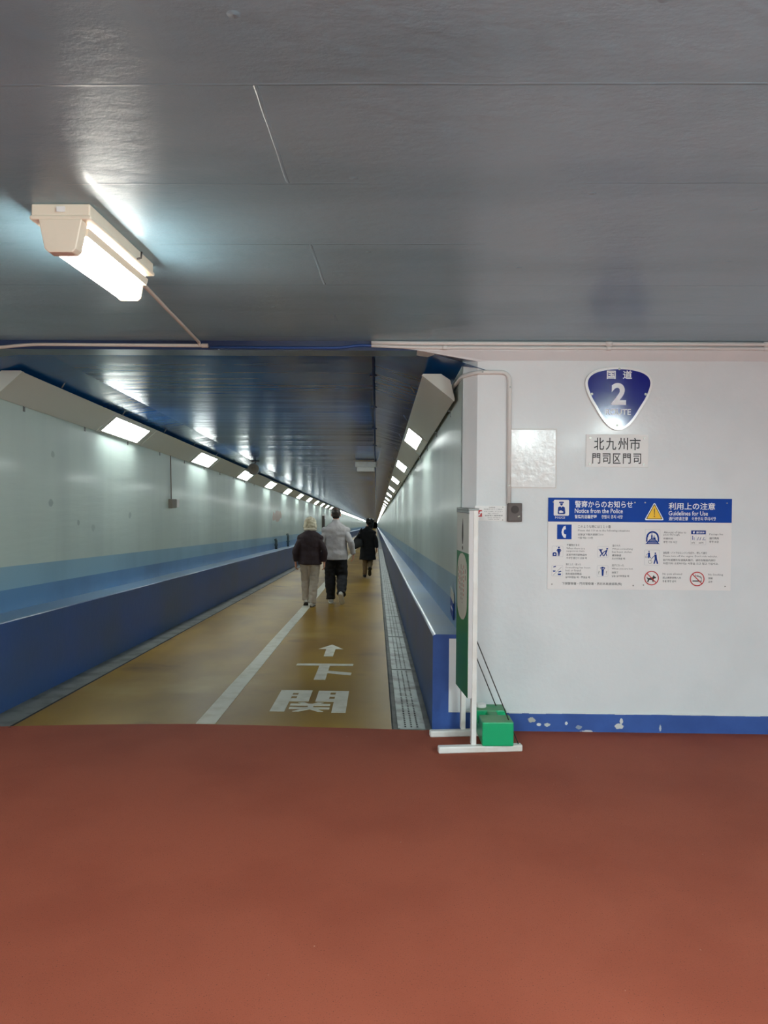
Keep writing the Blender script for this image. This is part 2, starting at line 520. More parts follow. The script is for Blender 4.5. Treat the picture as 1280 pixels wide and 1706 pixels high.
structure('ceiling_lobby', boxm(-5.5, 6, -4.5, D + 0.02, CZ, CZ + 0.2), M['lobby_ceiling'])
structure('wall_back', boxm(-5.5, 6, -4.7, -4.5, 0, CZ), M['white_wall'])
structure('wall_left', boxm(-5.7, -5.5, -4.5, D, 0, CZ), M['white_wall'])
structure('wall_right', boxm(6, 6.2, -4.5, D, 0, CZ), M['white_wall'])

# front wall to the right of the tunnel mouth: flat face, small splayed corner, white patch over the ledge end
bm = bmesh.new()
hull_prism(bm, [(0.505, D), (6.0, D), (6.0, D + 0.5), (0.435, D + 0.5), (0.415, D + 0.09)],
           lambda x, y: (x, y, 0), lambda x, y: (x, y, CZ))
structure('wall_front', bm, M['white_wall'])
structure('wall_front_left', boxm(-5.5, -3.2, D, D + 0.5, 0, CZ), M['white_wall'])
# painted white area running down over the ledge's end
structure('trim_1', boxm(0.334, 0.52, D - 0.004, D + 0.03, 0.127, 0.607), M['white_wall'])
bm = bmesh.new()
box(bm, 0.40, 6.0, D - 0.006, D + 0.01, 0, 0.122)
structure('baseboard_front', bm, M['blue_chipped'])
# ragged white paint line along the top of the blue band
bm = bmesh.new()
x = 0.334
while x < 5.0:
    l = random.uniform(0.03, 0.16)
    t = random.uniform(0.001, 0.007)
    box(bm, x, x + l, D - 0.0085, D - 0.002, 0.121 - t * 0.6, 0.126)
    x += l
structure('trim_2', bm, M['flake_white'])

# bulkhead over the mouth: dark blue on the left, white with a sloping soffit on the right
bm = bmesh.new()
prof = [(-5.5, CZ), (-5.5, 2.43), (-3.15, 2.43), (-2.6, 2.492), (0.107, 2.489), (0.107, CZ)]
hull_prism(bm, prof, lambda a, z: (a, D - 0.05, z), lambda a, z: (a, D + 0.16, z))
structure('trim_3', bm, M['beam_blue'])
bm = bmesh.new()
A = [(-0.16, D - 0.051, CZ), (6, D - 0.051, CZ), (6, D - 0.051, 2.50), (0.107, D - 0.051, 2.492), (-0.16, D - 0.051, 2.52)]
va = [bm.verts.new(p) for p in A]
vb = [bm.verts.new(p) for p in [(0.107, D + 0.005, 2.489), (0.515, D - 0.001, 2.428), (0.56, D - 0.002, 2.436), (6, D - 0.002, 2.436)]]
bm.faces.new(va)
bm.faces.new((va[3], va[2], vb[3], vb[2]))
bm.faces.new((va[3], vb[2], vb[1], vb[0]))
vk = [bm.verts.new((v.co.x, D + 0.12, v.co.z)) for v in vb]
bm.faces.new((vb[0], vb[1], vk[1], vk[0]))
structure('trim_4', bm, M['white_wall'])

# ------------------------------------------------------------------ setting: tunnel
HF, HC = -1.355, 1.24
UL, UR, FL, FR, LL, LR, HL = -2.95, 0.565, -2.41, 0.113, -2.66, 0.38, -0.718
bm = bmesh.new()
tstrip(bm, [(FL, HF), (FR, HF)], 5.03, YEND, 8)
structure('floor_tunnel', bm, M['ochre'])
bm = bmesh.new()
tstrip(bm, [(LL - .02, HF - 0.004), (FL, HF - 0.004), (FL, HF + 0.0)], 5.03, YEND, 8)
tstrip(bm, [(FL - 0.016, HF + 0.001), (FL + 0.004, HF + 0.001)], 5.03, YEND, 8, 1)
structure('trim_5', bm, [M['gutter'], M['hole']])
bm = bmesh.new()
tstrip(bm, [(FR, HF), (FR + 0.012, HF - 0.012), (LR + .02, HF - 0.012)], D, YEND, 8)
structure('trim_6', bm, M['gutter'])
bm = bmesh.new()
tstrip(bm, [(UL - .15, 1.14), (UL, 1.16), (-2.42, HC), (-0.04, HC), (UR, 1.065), (UR + .2, 1.0)], D - 0.02, YEND, 8)
structure('ceiling_tunnel', bm, M['tunnel_ceiling'])
bm = bmesh.new()
tstrip(bm, [(UL, 1.2), (UL, -0.355)], D, YEND, 8, 0)
tstrip(bm, [(UL, -0.355), (UL, -0.54)], D, YEND, 8, 1)
tstrip(bm, [(UL, -0.54), (UL, HF)], D, YEND, 8, 2)
structure('wall_tunnel_left', bm, [M['twall_left'], M['band1'], M['band_left']])
bm = bmesh.new()
tstrip(bm, [(UR, 1.12), (UR, -0.355)], D + 0.07, YEND, 8, 0)
tstrip(bm, [(UR, -0.355), (UR, -0.54)], D + 0.07, YEND, 8, 1)
tstrip(bm, [(UR, -0.54), (UR, HF)], D + 0.07, YEND, 8, 2)
structure('wall_tunnel_right', bm, [M['twall'], M['band1'], M['band2']])
bm = bmesh.new()
tprism(bm, [(-3.1, -1.4), (0.7, -1.4), (0.7, 1.3), (-3.1, 1.3)], YEND, YEND + 0.2)
structure('wall_tunnel_end', bm, M['twall'])
# ledges along both walls
bm = bmesh.new()
tstrip(bm, [(LL, HF - .01), (LL, HL - 0.006), (LL - 0.012, HL)], D - 0.0, YEND, 8, 0)
tstrip(bm, [(LL - 0.012, HL), (UL, HL)], D, YEND, 8, 1)
structure('trim_7', bm, [M['ledge'], M['ledge_top']])
bm = bmesh.new()
tstrip(bm, [(LR, HF - .012), (LR, HL - 0.012)], D, YEND, 8, 0)
tstrip(bm, [(LR, HL - 0.012), (LR + 0.008, HL - 0.003), (LR + 0.02, HL), (UR, HL)], D, YEND, 8, 1)
f = [bm.verts.new(T(u, h, D)) for u, h in ((LR, HF - .012), (LR, HL - 0.012), (LR + 0.008, HL - 0.003), (LR + 0.02, HL), (UR + 0.1, HL), (UR + 0.1, HF - .012))]
bm.faces.new(f).material_index = 2
structure('trim_8', bm, [M['ledge'], M['ledge_top'], M['blue_base']])
# left jamb of the mouth, outside the frame
bm = bmesh.new()
tprism(bm, [(UL - 0.1, HF), (UL, HF), (UL, 1.2), (UL - 0.1, 1.2)], D, D + 0.02)
structure('trim_9', bm, M['white_wall'])

# drain covers over the right-hand gutter, perforated steel plates about 2.1 m long
def cover_mesh():
    bm = bmesh.new()
    c = T(0, 0, 6.15)
    u0, u1, h = 0.158, 0.336, HF + 0.004
    ya, yb = 5.11, 7.20
    hull_prism(bm, [(u0, h - 0.014), (u0, h), (u1, h), (u1, h - 0.014)], lambda u, v: T(u, v, ya) - c, lambda u, v: T(u, v, yb) - c)
    hull_prism(bm, [(u0 - 0.004, h - 0.014), (u0 - 0.004, h + 0.003), (u0 + 0.01, h + 0.003), (u0 + 0.01, h - 0.014)], lambda u, v: T(u, v, ya) - c, lambda u, v: T(u, v, yb) - c)
    for row, u in enumerate((0.205, 0.245, 0.285)):
        y = ya + 0.05
        while y < yb - 0.04:
            p = [T(u + du, h + 0.0012, y + dy) - c for du, dy in ((-.006, -.012), (.006, -.012), (.006, .012), (-.006, .012))]
            bm.faces.new([bm.verts.new(q) for q in p]).material_index = 1
            y += 0.052
    return bm


cv = None
for k in range(18):
    loc = T(0, 0, 6.15 + 2.13 * k)
    if cv is None:
        cv = obj('drain_cover', cover_mesh(), [M['cover'], M['hole']], loc=loc)
        o = cv
    else:
        o = cv.copy()
        COL.objects.link(o)
        o.location = loc
    tag(o, 'perforated steel drain cover along the tunnel\'s right ledge, %s from the red floor' % ORD[k], 'drain cover', 'steel drain covers beside the right ledge')

# ------------------------------------------------------------------ painted markings
def floor_marks(name, polys, label, parent=None, m='marking'):
    bm = bmesh.new()
    for p in polys:
        bm.faces.new([bm.verts.new(T(u, HF + 0.003, Y)) for u, Y in p])
    r = bmesh.ops.extrude_face_region(bm, geom=bm.faces[:])
    bmesh.ops.translate(bm, verts=[v for v in r['geom'] if isinstance(v, bmesh.types.BMVert)], vec=(0, 0, -0.0025))
    o = obj(name, bm, M[m], parent)
    if label:
        tag(o, label, 'floor marking')
    return o


lane = []
Y = 5.18
while Y < 215:
    Y2 = Y + (1.2 if Y < 14 else 25)
    a, b = -1.216 + random.uniform(-.006, .006), -1.086 + random.uniform(-.006, .006)
    if lane:
        a0, b0 = lane[-1][3][0], lane[-1][2][0]
    else:
        a0, b0 = -1.214, -1.082
    lane.append([(a0, Y), (b0, Y), (b, Y2), (a, Y2)])
    Y = Y2
floor_marks('lane_line', lane, 'long white painted line running down the ochre tunnel floor')
floor_marks('arrow_marking', [[(-0.532, 7.91), (-0.437, 7.91), (-0.434, 8.38), (-0.534, 8.38)], [(-0.618, 8.38), (-0.352, 8.38), (-0.486, 8.69)]],
            'white painted arrow on the tunnel floor pointing away into the tunnel')
e = empty('floor_lettering', T(-0.48, HF, 6.5), 'white painted characters 下関 on the ochre tunnel floor', 'floor marking')


def child_keep(o, par):
    o.parent = par
    o.matrix_parent_inverse = Matrix.Translation(par.location).inverted()


child_keep(floor_marks('character', [[(-0.76, 7.385), (-0.215, 7.385), (-0.213, 7.49), (-0.758, 7.49)], [(-0.537, 6.715), (-0.436, 6.715), (-0.436, 7.385), (-0.537, 7.385)],
                                     [(-0.436, 7.02), (-0.222, 6.92), (-0.216, 7.045), (-0.436, 7.13)]], None), e)
child_keep(floor_marks('character', [
    # left half of the gate
    [(-0.764, 5.555), (-0.657, 5.555), (-0.657, 6.27), (-0.764, 6.27)], [(-0.657, 6.175), (-0.509, 6.175), (-0.509, 6.27), (-0.657, 6.27)],
    [(-0.657, 5.88), (-0.509, 5.88), (-0.509, 5.975), (-0.657, 5.975)], [(-0.612, 5.975), (-0.509, 5.975), (-0.509, 6.175), (-0.612, 6.175)],
    [(-0.657, 6.055), (-0.612, 6.055), (-0.612, 6.1), (-0.657, 6.1)],
    # right half
    [(-0.315, 5.535), (-0.212, 5.535), (-0.212, 6.26), (-0.315, 6.26)], [(-0.457, 6.205), (-0.315, 6.205), (-0.315, 6.26), (-0.457, 6.26)],
    [(-0.457, 5.88), (-0.315, 5.88), (-0.315, 5.975), (-0.457, 5.975)], [(-0.457, 5.975), (-0.357, 5.975), (-0.357, 6.205), (-0.457, 6.205)],
    [(-0.357, 6.06), (-0.315, 6.06), (-0.315, 6.12), (-0.357, 6.12)],
    # inner strokes
    [(-0.637, 5.745), (-0.337, 5.745), (-0.337, 5.80), (-0.637, 5.80)], [(-0.634, 5.635), (-0.336, 5.635), (-0.336, 5.69), (-0.634, 5.69)],
    [(-0.50, 5.69), (-0.46, 5.69), (-0.46, 5.745), (-0.50, 5.745)],
    [(-0.60, 5.56), (-0.555, 5.56), (-0.45, 5.66), (-0.505, 5.68)], [(-0.415, 5.56), (-0.375, 5.56), (-0.455, 5.68), (-0.505, 5.66)],
    [(-0.585, 5.84), (-0.54, 5.85), (-0.50, 5.80), (-0.555, 5.80)], [(-0.435, 5.85), (-0.39, 5.84), (-0.42, 5.80), (-0.47, 5.80)]], None), e)

# ------------------------------------------------------------------ light troughs
PR = [(0.315, 1.047), (0.325, 1.056), (0.445, 1.056), (0.507, 1.015), (0.54, 0.885), (0.535, 0.872)]
PL = [(-2.725, 1.156), (-2.74, 1.163), (-2.885, 1.163), (-2.945, 1.11), (-2.949, 0.975), (-2.94, 0.965)]


def trough(prof, Y0, label, side):
    top, bot = prof[0], prof[-1]
    c = T(top[0], top[1], Y0)
    e = empty('light_trough', c, label, 'light trough')
    nu, nh = bot[1] - top[1], -(bot[0] - top[0])
    L = math.hypot(nu, nh)
    nu, nh = nu / L, nh / L
    if nh > 0:
        nu, nh = -nu, -nh
    bm = bmesh.new()
    hull_prism(bm, prof, lambda u, h: T(u, h, Y0 + 0.02) - c, lambda u, h: T(u, h, YEND) - c)
    obj('trough_body', bm, M['trough'], e)
    bm = bmesh.new()
    cu, ch = sum(p[0] for p in prof) / 6, sum(p[1] for p in prof) / 6
    big = [(cu + (u - cu) * 1.03, ch + (h - ch) * 1.03) for u, h in prof]
    hull_prism(bm, big, lambda u, h: T(u, h, Y0) - c, lambda u, h: T(u, h, Y0 + 0.03) - c)
    obj('end_cap', bm, M['trough'], e)
    for k in range(14):
        for dy in ((-0.75, 0.75) if k < 6 else (-0.75,)):
            yj = 8.8 + 4.0 * k + dy
            bm = bmesh.new()
            p = [(top[0], top[1]), (bot[0], bot[1]), (bot[0] + nu * .008, bot[1] + nh * .008), (top[0] + nu * .008, top[1] + nh * .008)]
            hull_prism(bm, p, lambda u, h: T(u, h, yj) - c, lambda u, h: T(u, h, yj + 0.035) - c)
            obj('joint_strip', bm, M['trough'], e)
    for k in range(10):
        y = Y0 + 0.5 + 1.35 * k
        bm = bmesh.new()
        s = 1 if side == 'R' else -1
        wu = UR if side == 'R' else UL
        a = (bot[0], bot[1] + 0.01)
        hull_prism(bm, [a, (wu, a[1] - 0.004), (wu, a[1] - 0.05), (wu - s * 0.006, a[1] - 0.05), (wu - s * 0.006, a[1] - 0.012), (a[0], a[1] - 0.008)],
                   lambda u, h: T(u, h, y) - c, lambda u, h: T(u, h, y + 0.03) - c)
        obj('bracket', bm, M['grey_metal'], e)
    for k in range(9):
        y = Y0 + 0.7 + 1.6 * k
        bm = bmesh.new()
        hc = (HC - 0.02) if side == 'L' else 1.14
        tube(bm, [T(top[0] - (0.02 if side == 'R' else -0.02), top[1] + 0.0, y) - c, T(top[0] - (0.05 if side == 'R' else -0.05), top[1] + 0.05, y) - c], 0.006, 6)
        obj('hanger_bolt', bm, M['grey_metal'], e)
    return e, top, bot, (nu, nh)


trL = trough(PL, 5.9, 'long grey light trough along the top of the left tunnel wall', 'L')
trR = trough(PR, 5.42, 'long grey light trough along the top of the right tunnel wall', 'R')


def lamp_meshes(tr, s0, s1):
    _, top, bot, n = tr
    du, dh = bot[0] - top[0], bot[1] - top[1]
    c = T(0, 0, 0)

    def at(s, d, y):
        return T(top[0] + du * s + n[0] * d, top[1] + dh * s + n[1] * d, y) - c
    fr = bmesh.new()
    b = 0.025
    for sa, sb, ya, yb in ((s0 - b * 3, s0, -.625, .625), (s1, s1 + b * 3, -.625, .625), (s0, s1, -.625, -.6), (s0, s1, .6, .625)):
        hull_prism(fr, [(sa, -.002), (sb, -.002), (sb, .008), (sa, .008)], lambda s, d: at(s, d, ya), lambda s, d: at(s, d, yb))
    df = bmesh.new()
    hull_prism(df, [(s0, -.002), (s1, -.002), (s1, .005), (s0, .005)], lambda s, d: at(s, d, -.6), lambda s, d: at(s, d, .6))
    return fr, df


NL = 75
for side, tr, s0, s1 in (('left', trL, 0.17, 0.90), ('right', trR, 0.12, 0.74)):
    fr, df = lamp_meshes(tr, s0, s1)
    grp = 'lit panels in the %s light trough' % side
    base = empty('trough_lamp', (0, 0, 0), '', 'lamp', grp)
    f0 = obj('lamp_frame', fr, M['trough'], base)
    d0 = obj('diffuser', df, M['diffuser'], base)
    for k in range(NL):
        loc = T(0, 0, 8.75 + 3.99 * k)
        if k == 0:
            o = base
        elif k < 14:
            o = base.copy()
            COL.objects.link(o)
            for ch in (f0, d0):
                cc = ch.copy()
                COL.objects.link(cc)
                cc.parent = o
        else:
            o = d0.copy()
            o.parent = None
            COL.objects.link(o)
            o.name = 'trough_lamp'
        o.location = loc
        lim = 10 if side == 'left' else 8
        if k < lim:
            lb = 'bright lit panel in the %s light trough, %s from the tunnel mouth' % (side, ORD[k])
        elif side == 'left':
            lb = 'tiny lit panel far down the left light trough, past the tenth'
        else:
            lb = 'tiny lit panel far down the right light trough, past the eighth'
        tag(o, lb, 'lamp', grp)

# ------------------------------------------------------------------ lobby ceiling lamp
e = empty('ceiling_lamp', (-1.18, 3.02, CZ), 'cream twin-ended fluorescent lamp, lit, fixed to the grey ceiling', 'lamp')
L2 = 0.345
bm = bmesh.new()
box(bm, -0.103, 0.103, -L2, L2, -0.042, 0.0)
box(bm, -0.108, 0.108, -L2 - .004, L2 + .004, -0.056, -0.040)
obj('lamp_base', bm, M['cream'], e, bevel=0.006)
bm = bmesh.new()
box(bm, -0.012, 0.018, -L2 - 0.0055, -L2 - 0.003, -0.03, -0.012)
obj('paint_patch', bm, M['paper'], e)['label'] = 'small pale paint patch'
tp = [(-0.076, -0.054), (0.076, -0.054), (0.055, -0.155), (0.042, -0.168), (-0.042, -0.168), (-0.055, -0.155)]
hull = lambda pr, y0, y1: hull_prism(bmesh.new(), pr, lambda a, z: (a, y0, z), lambda a, z: (a, y1, z))
obj('end_cap', hull(tp, -L2 - 0.004, -L2 + 0.05), M['cream'], e, bevel=0.004)
tpi = [(-0.060, -0.088), (0.060, -0.088), (0.046, -0.150), (0.036, -0.160), (-0.036, -0.160), (-0.046, -0.150)]
obj('diffuser', hull(tpi, -L2 + 0.05, L2 - 0.01), M['room_diffuser'], e)
for s in (-1, 1):
    bm = bmesh.new()
    hull_prism(bm, [(s * 0.058, -0.069), (s * 0.080, -0.069), (s * 0.073, -0.096), (s * 0.058, -0.096)], lambda a, z: (a, -L2 + 0.05, z), lambda a, z: (a, L2, z))
    obj('diffuser_rail', bm, M['cream'], e)
bm = bmesh.new()
box(bm, -0.068, 0.068, -L2 + 0.05, L2 - 0.03, -0.069, -0.057)
obj('tube_slot', bm, M['slot'], e)
bm = bmesh.new()
hull_prism(bm, [(0.064, -0.072), (-0.064, -0.072), (-0.05, -0.153), (-0.037, -0.164), (0.037, -0.164), (0.05, -0.153)], lambda a, z: (a, L2 - 0.01, z), lambda a, z: (a, L2, z))
obj('end_cap', bm, M['cream'], e)
bm = bmesh.new()
tube(bm, [(0.108, 0.12, -0.05), (0.125, 0.12, -0.045), (0.125, 0.125, -0.02)], 0.004, 6)
obj('latch', bm, M['dark_metal'], e)

# ------------------------------------------------------------------ conduits and pipes near the mouth
bm = bmesh.new()
tube(bm, rounded([(-1.205, 3.375, 2.538), (-1.215, 3.6, 2.538), (-1.31, D - 0.075, 2.535), (-1.31, D - 0.066, 2.517)], 0.01), 0.010)
tag(obj('lamp_conduit', bm, M['cream_pipe']), 'thin cream conduit on the grey ceiling running from the lit lamp', 'conduit')
bm = bmesh.new()
tube(bm, rounded([(-1.285, D - 0.062, 2.515), (-2.42, D - 0.062, 2.520), (-2.62, D - 0.062, 2.500), (-3.6, D - 0.062, 2.40)], 0.12), 0.011)
cyl(bm, (-1.295, D - 0.062, 2.515), (1, 0, 0), 0.014, 0.04, 12)
tag(obj('edge_conduit', bm, M['cream_pipe']), 'cream conduit along the dark beam above the left of the tunnel mouth', 'conduit')
bm = bmesh.new()
tube(bm, rounded([(-1.24, D - 0.06, 2.505), (-0.42, D - 0.06, 2.503), (-0.34, D - 0.06, 2.511), (-0.26, D - 0.06, 2.522), (-0.14, D - 0.062, 2.515)], 0.05), 0.009)
tag(obj('blue_conduit', bm, M['blue_pipe']), 'thin blue painted conduit along the dark beam over the tunnel mouth', 'conduit')
bm = bmesh.new()
tube(bm, rounded([(-0.19, D - 0.068, 2.537), (0.1, D - 0.068, 2.533), (4.5, D - 0.068, 2.533)], 0.1), 0.013)
for x in (1.339, 2.347, 3.36):
    cyl(bm, (x - .02, D - 0.068, 2.533), (1, 0, 0), 0.017, 0.04, 12)
tag(obj('wall_pipe', bm, M['white_pipe'], smooth=True), 'white painted pipe along the top of the white wall, upper of two', 'pipe', 'white pipes under the ceiling')
bm = bmesh.new()
tube(bm, rounded([(-0.19, D - 0.064, 2.517), (0.1, D - 0.064, 2.506), (4.5, D - 0.064, 2.506)], 0.1), 0.010)
for x in (0.284, 1.339, 2.347, 3.36):
    cyl(bm, (x - .015, D - 0.064, 2.506), (1, 0, 0), 0.014, 0.03, 12)
tag(obj('wall_pipe', bm, M['white_pipe'], smooth=True), 'white painted pipe along the top of the white wall, lower of two', 'pipe', 'white pipes under the ceiling')

# conduit from the tunnel corner to the intercom
e = empty('intercom_conduit', (0.716, D, 1.51), 'white conduit on the white wall bending down to the brown intercom', 'conduit')
off = Vector((0.716, D, 1.51))
bm = bmesh.new()
pts = [T(0.546, 1.0, 5.95), T(0.546, 0.99, 5.5), Vector((0.413, D + 0.075, 2.345)), Vector((0.50, D - 0.012, 2.357)), Vector((0.712, D - 0.012, 2.357)), Vector((0.716, D - 0.012, 1.50))]
tube(bm, [p - off for p in rounded(pts, 0.06, 6)], 0.0145, 10)
obj('conduit_run', bm, M['white_pipe'], e, smooth=True)
for p in ((0.535, 2.357), (0.716, 2.26), (0.716, 1.62)):
    bm = bmesh.new()
    cyl(bm, (p[0] - off.x, -0.024, p[1] - off.z), (0, -1, 0), 0.006, 0.005, 8)
    obj('screw', bm, M['steel'], e)

e = empty('intercom', (0.754, D, 1.444), 'small dark brown intercom box on the white wall under its conduit', 'intercom')
obj('housing', boxm(-0.047, 0.047, -0.030, 0, -0.061, 0.061), M['brown_box'], e, bevel=0.005)
bm = bmesh.new()
cyl(bm, (0.0, -0.030, 0.018), (0, -1, 0), 0.026, 0.002, 24)
for q in range(5):
    box(bm, -0.02, 0.02, -0.0335, -0.031, 0.004 + q * 0.007, 0.007 + q * 0.007)
obj('speaker_grille', bm, M['brown_dark'], e)
bm = bmesh.new()
tube(bm, [(0.018, -0.031, -0.030), (0.033, -0.033, -0.024)], 0.004, 8)
obj('call_button', bm, M['shoe_white'], e)

# ------------------------------------------------------------------ flat lettering helpers (signs face the camera: local x right, z up, y towards the wall)
def text_mesh(body, bold=0.0, res=3):
    c = bpy.data.curves.new('lettering', 'FONT')
    c.body = body
    c.size = 1.0
    c.resolution_u = res
    c.offset = bold
    o = bpy.data.objects.new('lettering', c)
    COL.objects.link(o)
    dg = bpy.context.evaluated_depsgraph_get()
    dg.update()
    me = bpy.data.meshes.new_from_object(o.evaluated_get(dg))
    bpy.data.objects.remove(o)
    bpy.data.curves.remove(c)
    return me


class Flat:
    """coloured flat shapes on a sign, each colour a material slot; (x, z) in metres, y the layer in front of the sheet"""
    def __init__(self):
        self.bm = bmesh.new()
        self.mats = []

    def mi(self, m):
        if m not in self.mats:
            self.mats.append(m)
        return self.mats.index(m)

    def poly(self, pts, m, y):
        i = self.mi(m)
        self.bm.faces.new([self.bm.verts.new((x, y, z)) for x, z in pts]).material_index = i

    def rect(self, x0, x1, z0, z1, m, y):
        self.poly([(x0, z0), (x1, z0), (x1, z1), (x0, z1)], m, y)

    def rrect(self, x0, x1, z0, z1, r, m, y):
        p = []
        for cx, cz, a in ((x1 - r, z1 - r, 0), (x0 + r, z1 - r, 90), (x0 + r, z0 + r, 180), (x1 - r, z0 + r, 270)):
            for k in range(5):
                t = math.radians(a + 22.5 * k)
                p.append((cx + r * math.cos(t), cz + r * math.sin(t)))
        self.poly(p, m, y)

    def disc(self, x, z, r, m, y, n=20, rz=None):
        rz = rz or r
        self.poly([(x + r * math.cos(2 * math.pi * k / n), z + rz * math.sin(2 * math.pi * k / n)) for k in range(n)], m, y)

    def ring(self, x, z, r0, r1, m, y, a0=0, a1=360, n=28):
        i = self.mi(m)
        for k in range(n):
            t0, t1 = (math.radians(a0 + (a1 - a0) * (k + j) / n) for j in (0, 1))
            q = [(r0, t0), (r1, t0), (r1, t1), (r0, t1)]
            self.bm.faces.new([self.bm.verts.new((x + r * math.cos(t), y, z + r * math.sin(t))) for r, t in q]).material_index = i

    def line(self, x0, z0, x1, z1, w, m, y):
        d = Vector((x1 - x0, z1 - z0))
        n = Vector((-d.y, d.x)).normalized() * w / 2
        self.poly([(x0 + n.x, z0 + n.y), (x1 + n.x, z1 + n.y), (x1 - n.x, z1 - n.y), (x0 - n.x, z0 - n.y)], m, y)

    def text(self, body, x0, x1, z0, z1, m, y, bold=0.0, res=2):
        """fit the text's ink box into the given box"""
        me = text_mesh(body, bold, res)
        if not me.vertices:
            return
        xs = [v.co.x for v in me.vertices]
        ys = [v.co.y for v in me.vertices]
        sx = (x1 - x0) / (max(xs) - min(xs))
        sz = (z1 - z0) / (max(ys) - min(ys))
        i = self.mi(m)
        vs = [self.bm.verts.new((x0 + (v.co.x - min(xs)) * sx, y, z0 + (v.co.y - min(ys)) * sz)) for v in me.vertices]
        for p in me.polygons:
            try:
                self.bm.faces.new([vs[k] for k in p.vertices]).material_index = i
            except ValueError:
                pass
        bpy.data.meshes.remove(me)

    def done(self, name, parent, label=None):
        # every face looks towards -y
        for f in self.bm.faces:
            f.normal_update()
            if f.normal.y > 0:
                f.normal_flip()
        me = bpy.data.meshes.new(name)
        self.bm.to_mesh(me)
        self.bm.free()
        for m in self.mats:
            me.materials.append(M[m])
        o = bpy.data.objects.new(name, me)
        COL.objects.link(o)
        o.parent = parent
        if label:
            o['label'] = label
        return o


def screw(parent, x, z, y, r=0.006, m='steel'):
    bm = bmesh.new()
    cyl(bm, (x, y, z), (0, -1, 0), r, 0.003, 10)
    box(bm, x - r * .8, x + r * .8, y - 0.0036, y - 0.0029, z - 0.0008, z + 0.0008)
    o = obj('screw', bm, M[m], parent)
    o.rotation_euler = (0, 0, 0)
    return o


# ------------------------------------------------------------------ route shield and place-name plate
e = empty('route_shield_sign', (1.4225, D, 2.19), 'blue and white rounded shield sign numbered 2 on the white wall', 'sign')
half = [(642, 148), (760, 155), (880, 178), (960, 210), (1020, 262), (1047, 335), (1034, 420), (990, 530), (925, 640), (852, 760), (782, 845), (715, 895), (642, 913)]
k = 0.414 / (913 - 148)


def shield(sc=1.0, inset=0):
    pts = [((x - 642) * k, (530 - y) * k) for x, y in half]
    out = []
    n = len(pts)
    # smooth the outline with a Catmull-Rom pass, mirrored
    full = pts + [(-x, z) for x, z in reversed(pts[1:-1])]
    N = len(full)
    for i in range(N):
        p0, p1, p2, p3 = (Vector(full[(i + j) % N]) for j in (-1, 0, 1, 2))
        for t in (0, .25, .5, .75):
            q = 0.5 * ((2 * p1) + (p2 - p0) * t + (2 * p0 - 5 * p1 + 4 * p2 - p3) * t * t + (3 * p1 - p0 - 3 * p2 + p3) * t ** 3)
            out.append(q)
    if inset:
        res = []
        N = len(out)
        for i in range(N):
            d = (out[(i + 1) % N] - out[i - 1]).normalized()
            nrm = Vector((-d.y, d.x))
            if nrm.dot(-out[i]) < 0:
                nrm = -nrm
            res.append(out[i] + nrm * inset)
        out = res
    return [(p.x, p.y) for p in out]


obj('sign_plate', hull_prism(bmesh.new(), shield(), lambda a, z: (a, -0.004, z), lambda a, z: (a, -0.016, z)), M['shield_white'], e, bevel=0.002)
fl = Flat()
fl.poly(shield(inset=0.017), 'shield_blue', -0.0172)
fl.done('blue_field', e)
fl = Flat()
P = lambda x, y: ((x - 642) * k, (530 - y) * k)
def tx(fl, s, x0, y0, x1, y1, m, y, bold=0.0, res=4):
    a, b = P(x0, y1), P(x1, y0)
    fl.text(s, a[0], b[0], a[1], b[1], m, y, bold, res)
tx(fl, '国', 493, 198, 600, 297, 'white_ink', -0.0185, 0.022)
tx(fl, '道', 685, 195, 796, 297, 'white_ink', -0.0185, 0.018)
tx(fl, '2', 550, 345, 727, 608, 'white_ink', -0.0185, 0.035, 10)
tx(fl, 'ROUTE', 485, 655, 787, 728, 'white_ink', -0.0185, 0.02)
fl.done('lettering', e)
for x, y in ((643, 177), (318, 478), (960, 478), (627, 852)):
    p = P(x, y)
    screw(e, p[0], p[1], -0.017, 0.008)

e = empty('place_name_plate', (1.4185, D, 1.851), 'white plate with black Japanese place name under the route shield', 'sign')
obj('plate', boxm(-0.2025, 0.2025, -0.006, -0.0005, -0.107, 0.107), M['paper'], e, bevel=0.001)
fl = Flat()
k2 = 0.405 / (998 - 262)
Q = lambda x, y: ((x - 630) * k2, (1138 - y) * k2)
for s, x0, x1 in (('北', 355, 475), ('九', 495, 618), ('州', 640, 757), ('市', 778, 905)):
    a, b = Q(x0, 1130), Q(x1, 985)
    fl.text(s, a[0], b[0], a[1], b[1], 'ink', -0.0072, 0.008, 4)
for s, x0, x1 in (('門', 338, 432), ('司', 460, 552), ('区', 582, 672), ('門', 700, 792), ('司', 822, 914)):
    a, b = Q(x0, 1292), Q(x1, 1170)
    fl.text(s, a[0], b[0], a[1], b[1], 'ink', -0.0072, 0.008, 4)
fl.done('lettering', e)
for x, y in ((310, 988), (950, 988), (310, 1298), (945, 1298)):
    p = Q(x, y)
    screw(e, p[0], p[1], -0.006, 0.008)

# glossy painted-over access panel
e = empty('access_panel', (0.873, D, 1.797), 'glossy white painted-over square panel on the wall beside the conduit', 'panel')
obj('panel_plate', boxm(-0.148, 0.148, -0.010, -0.001, -0.19, 0.19), M['panel_gloss'], e, bevel=0.003)
bm = bmesh.new()
for x0, x1, z0, z1 in ((-.153, .153, .19, .196), (-.153, .153, -.196, -.19), (-.154, -.148, -.19, .19), (.148, .154, -.19, .19)):
    box(bm, x0, x1, -0.006, -0.0005, z0, z1)
obj('panel_rim', bm, M['white_pipe'], e)

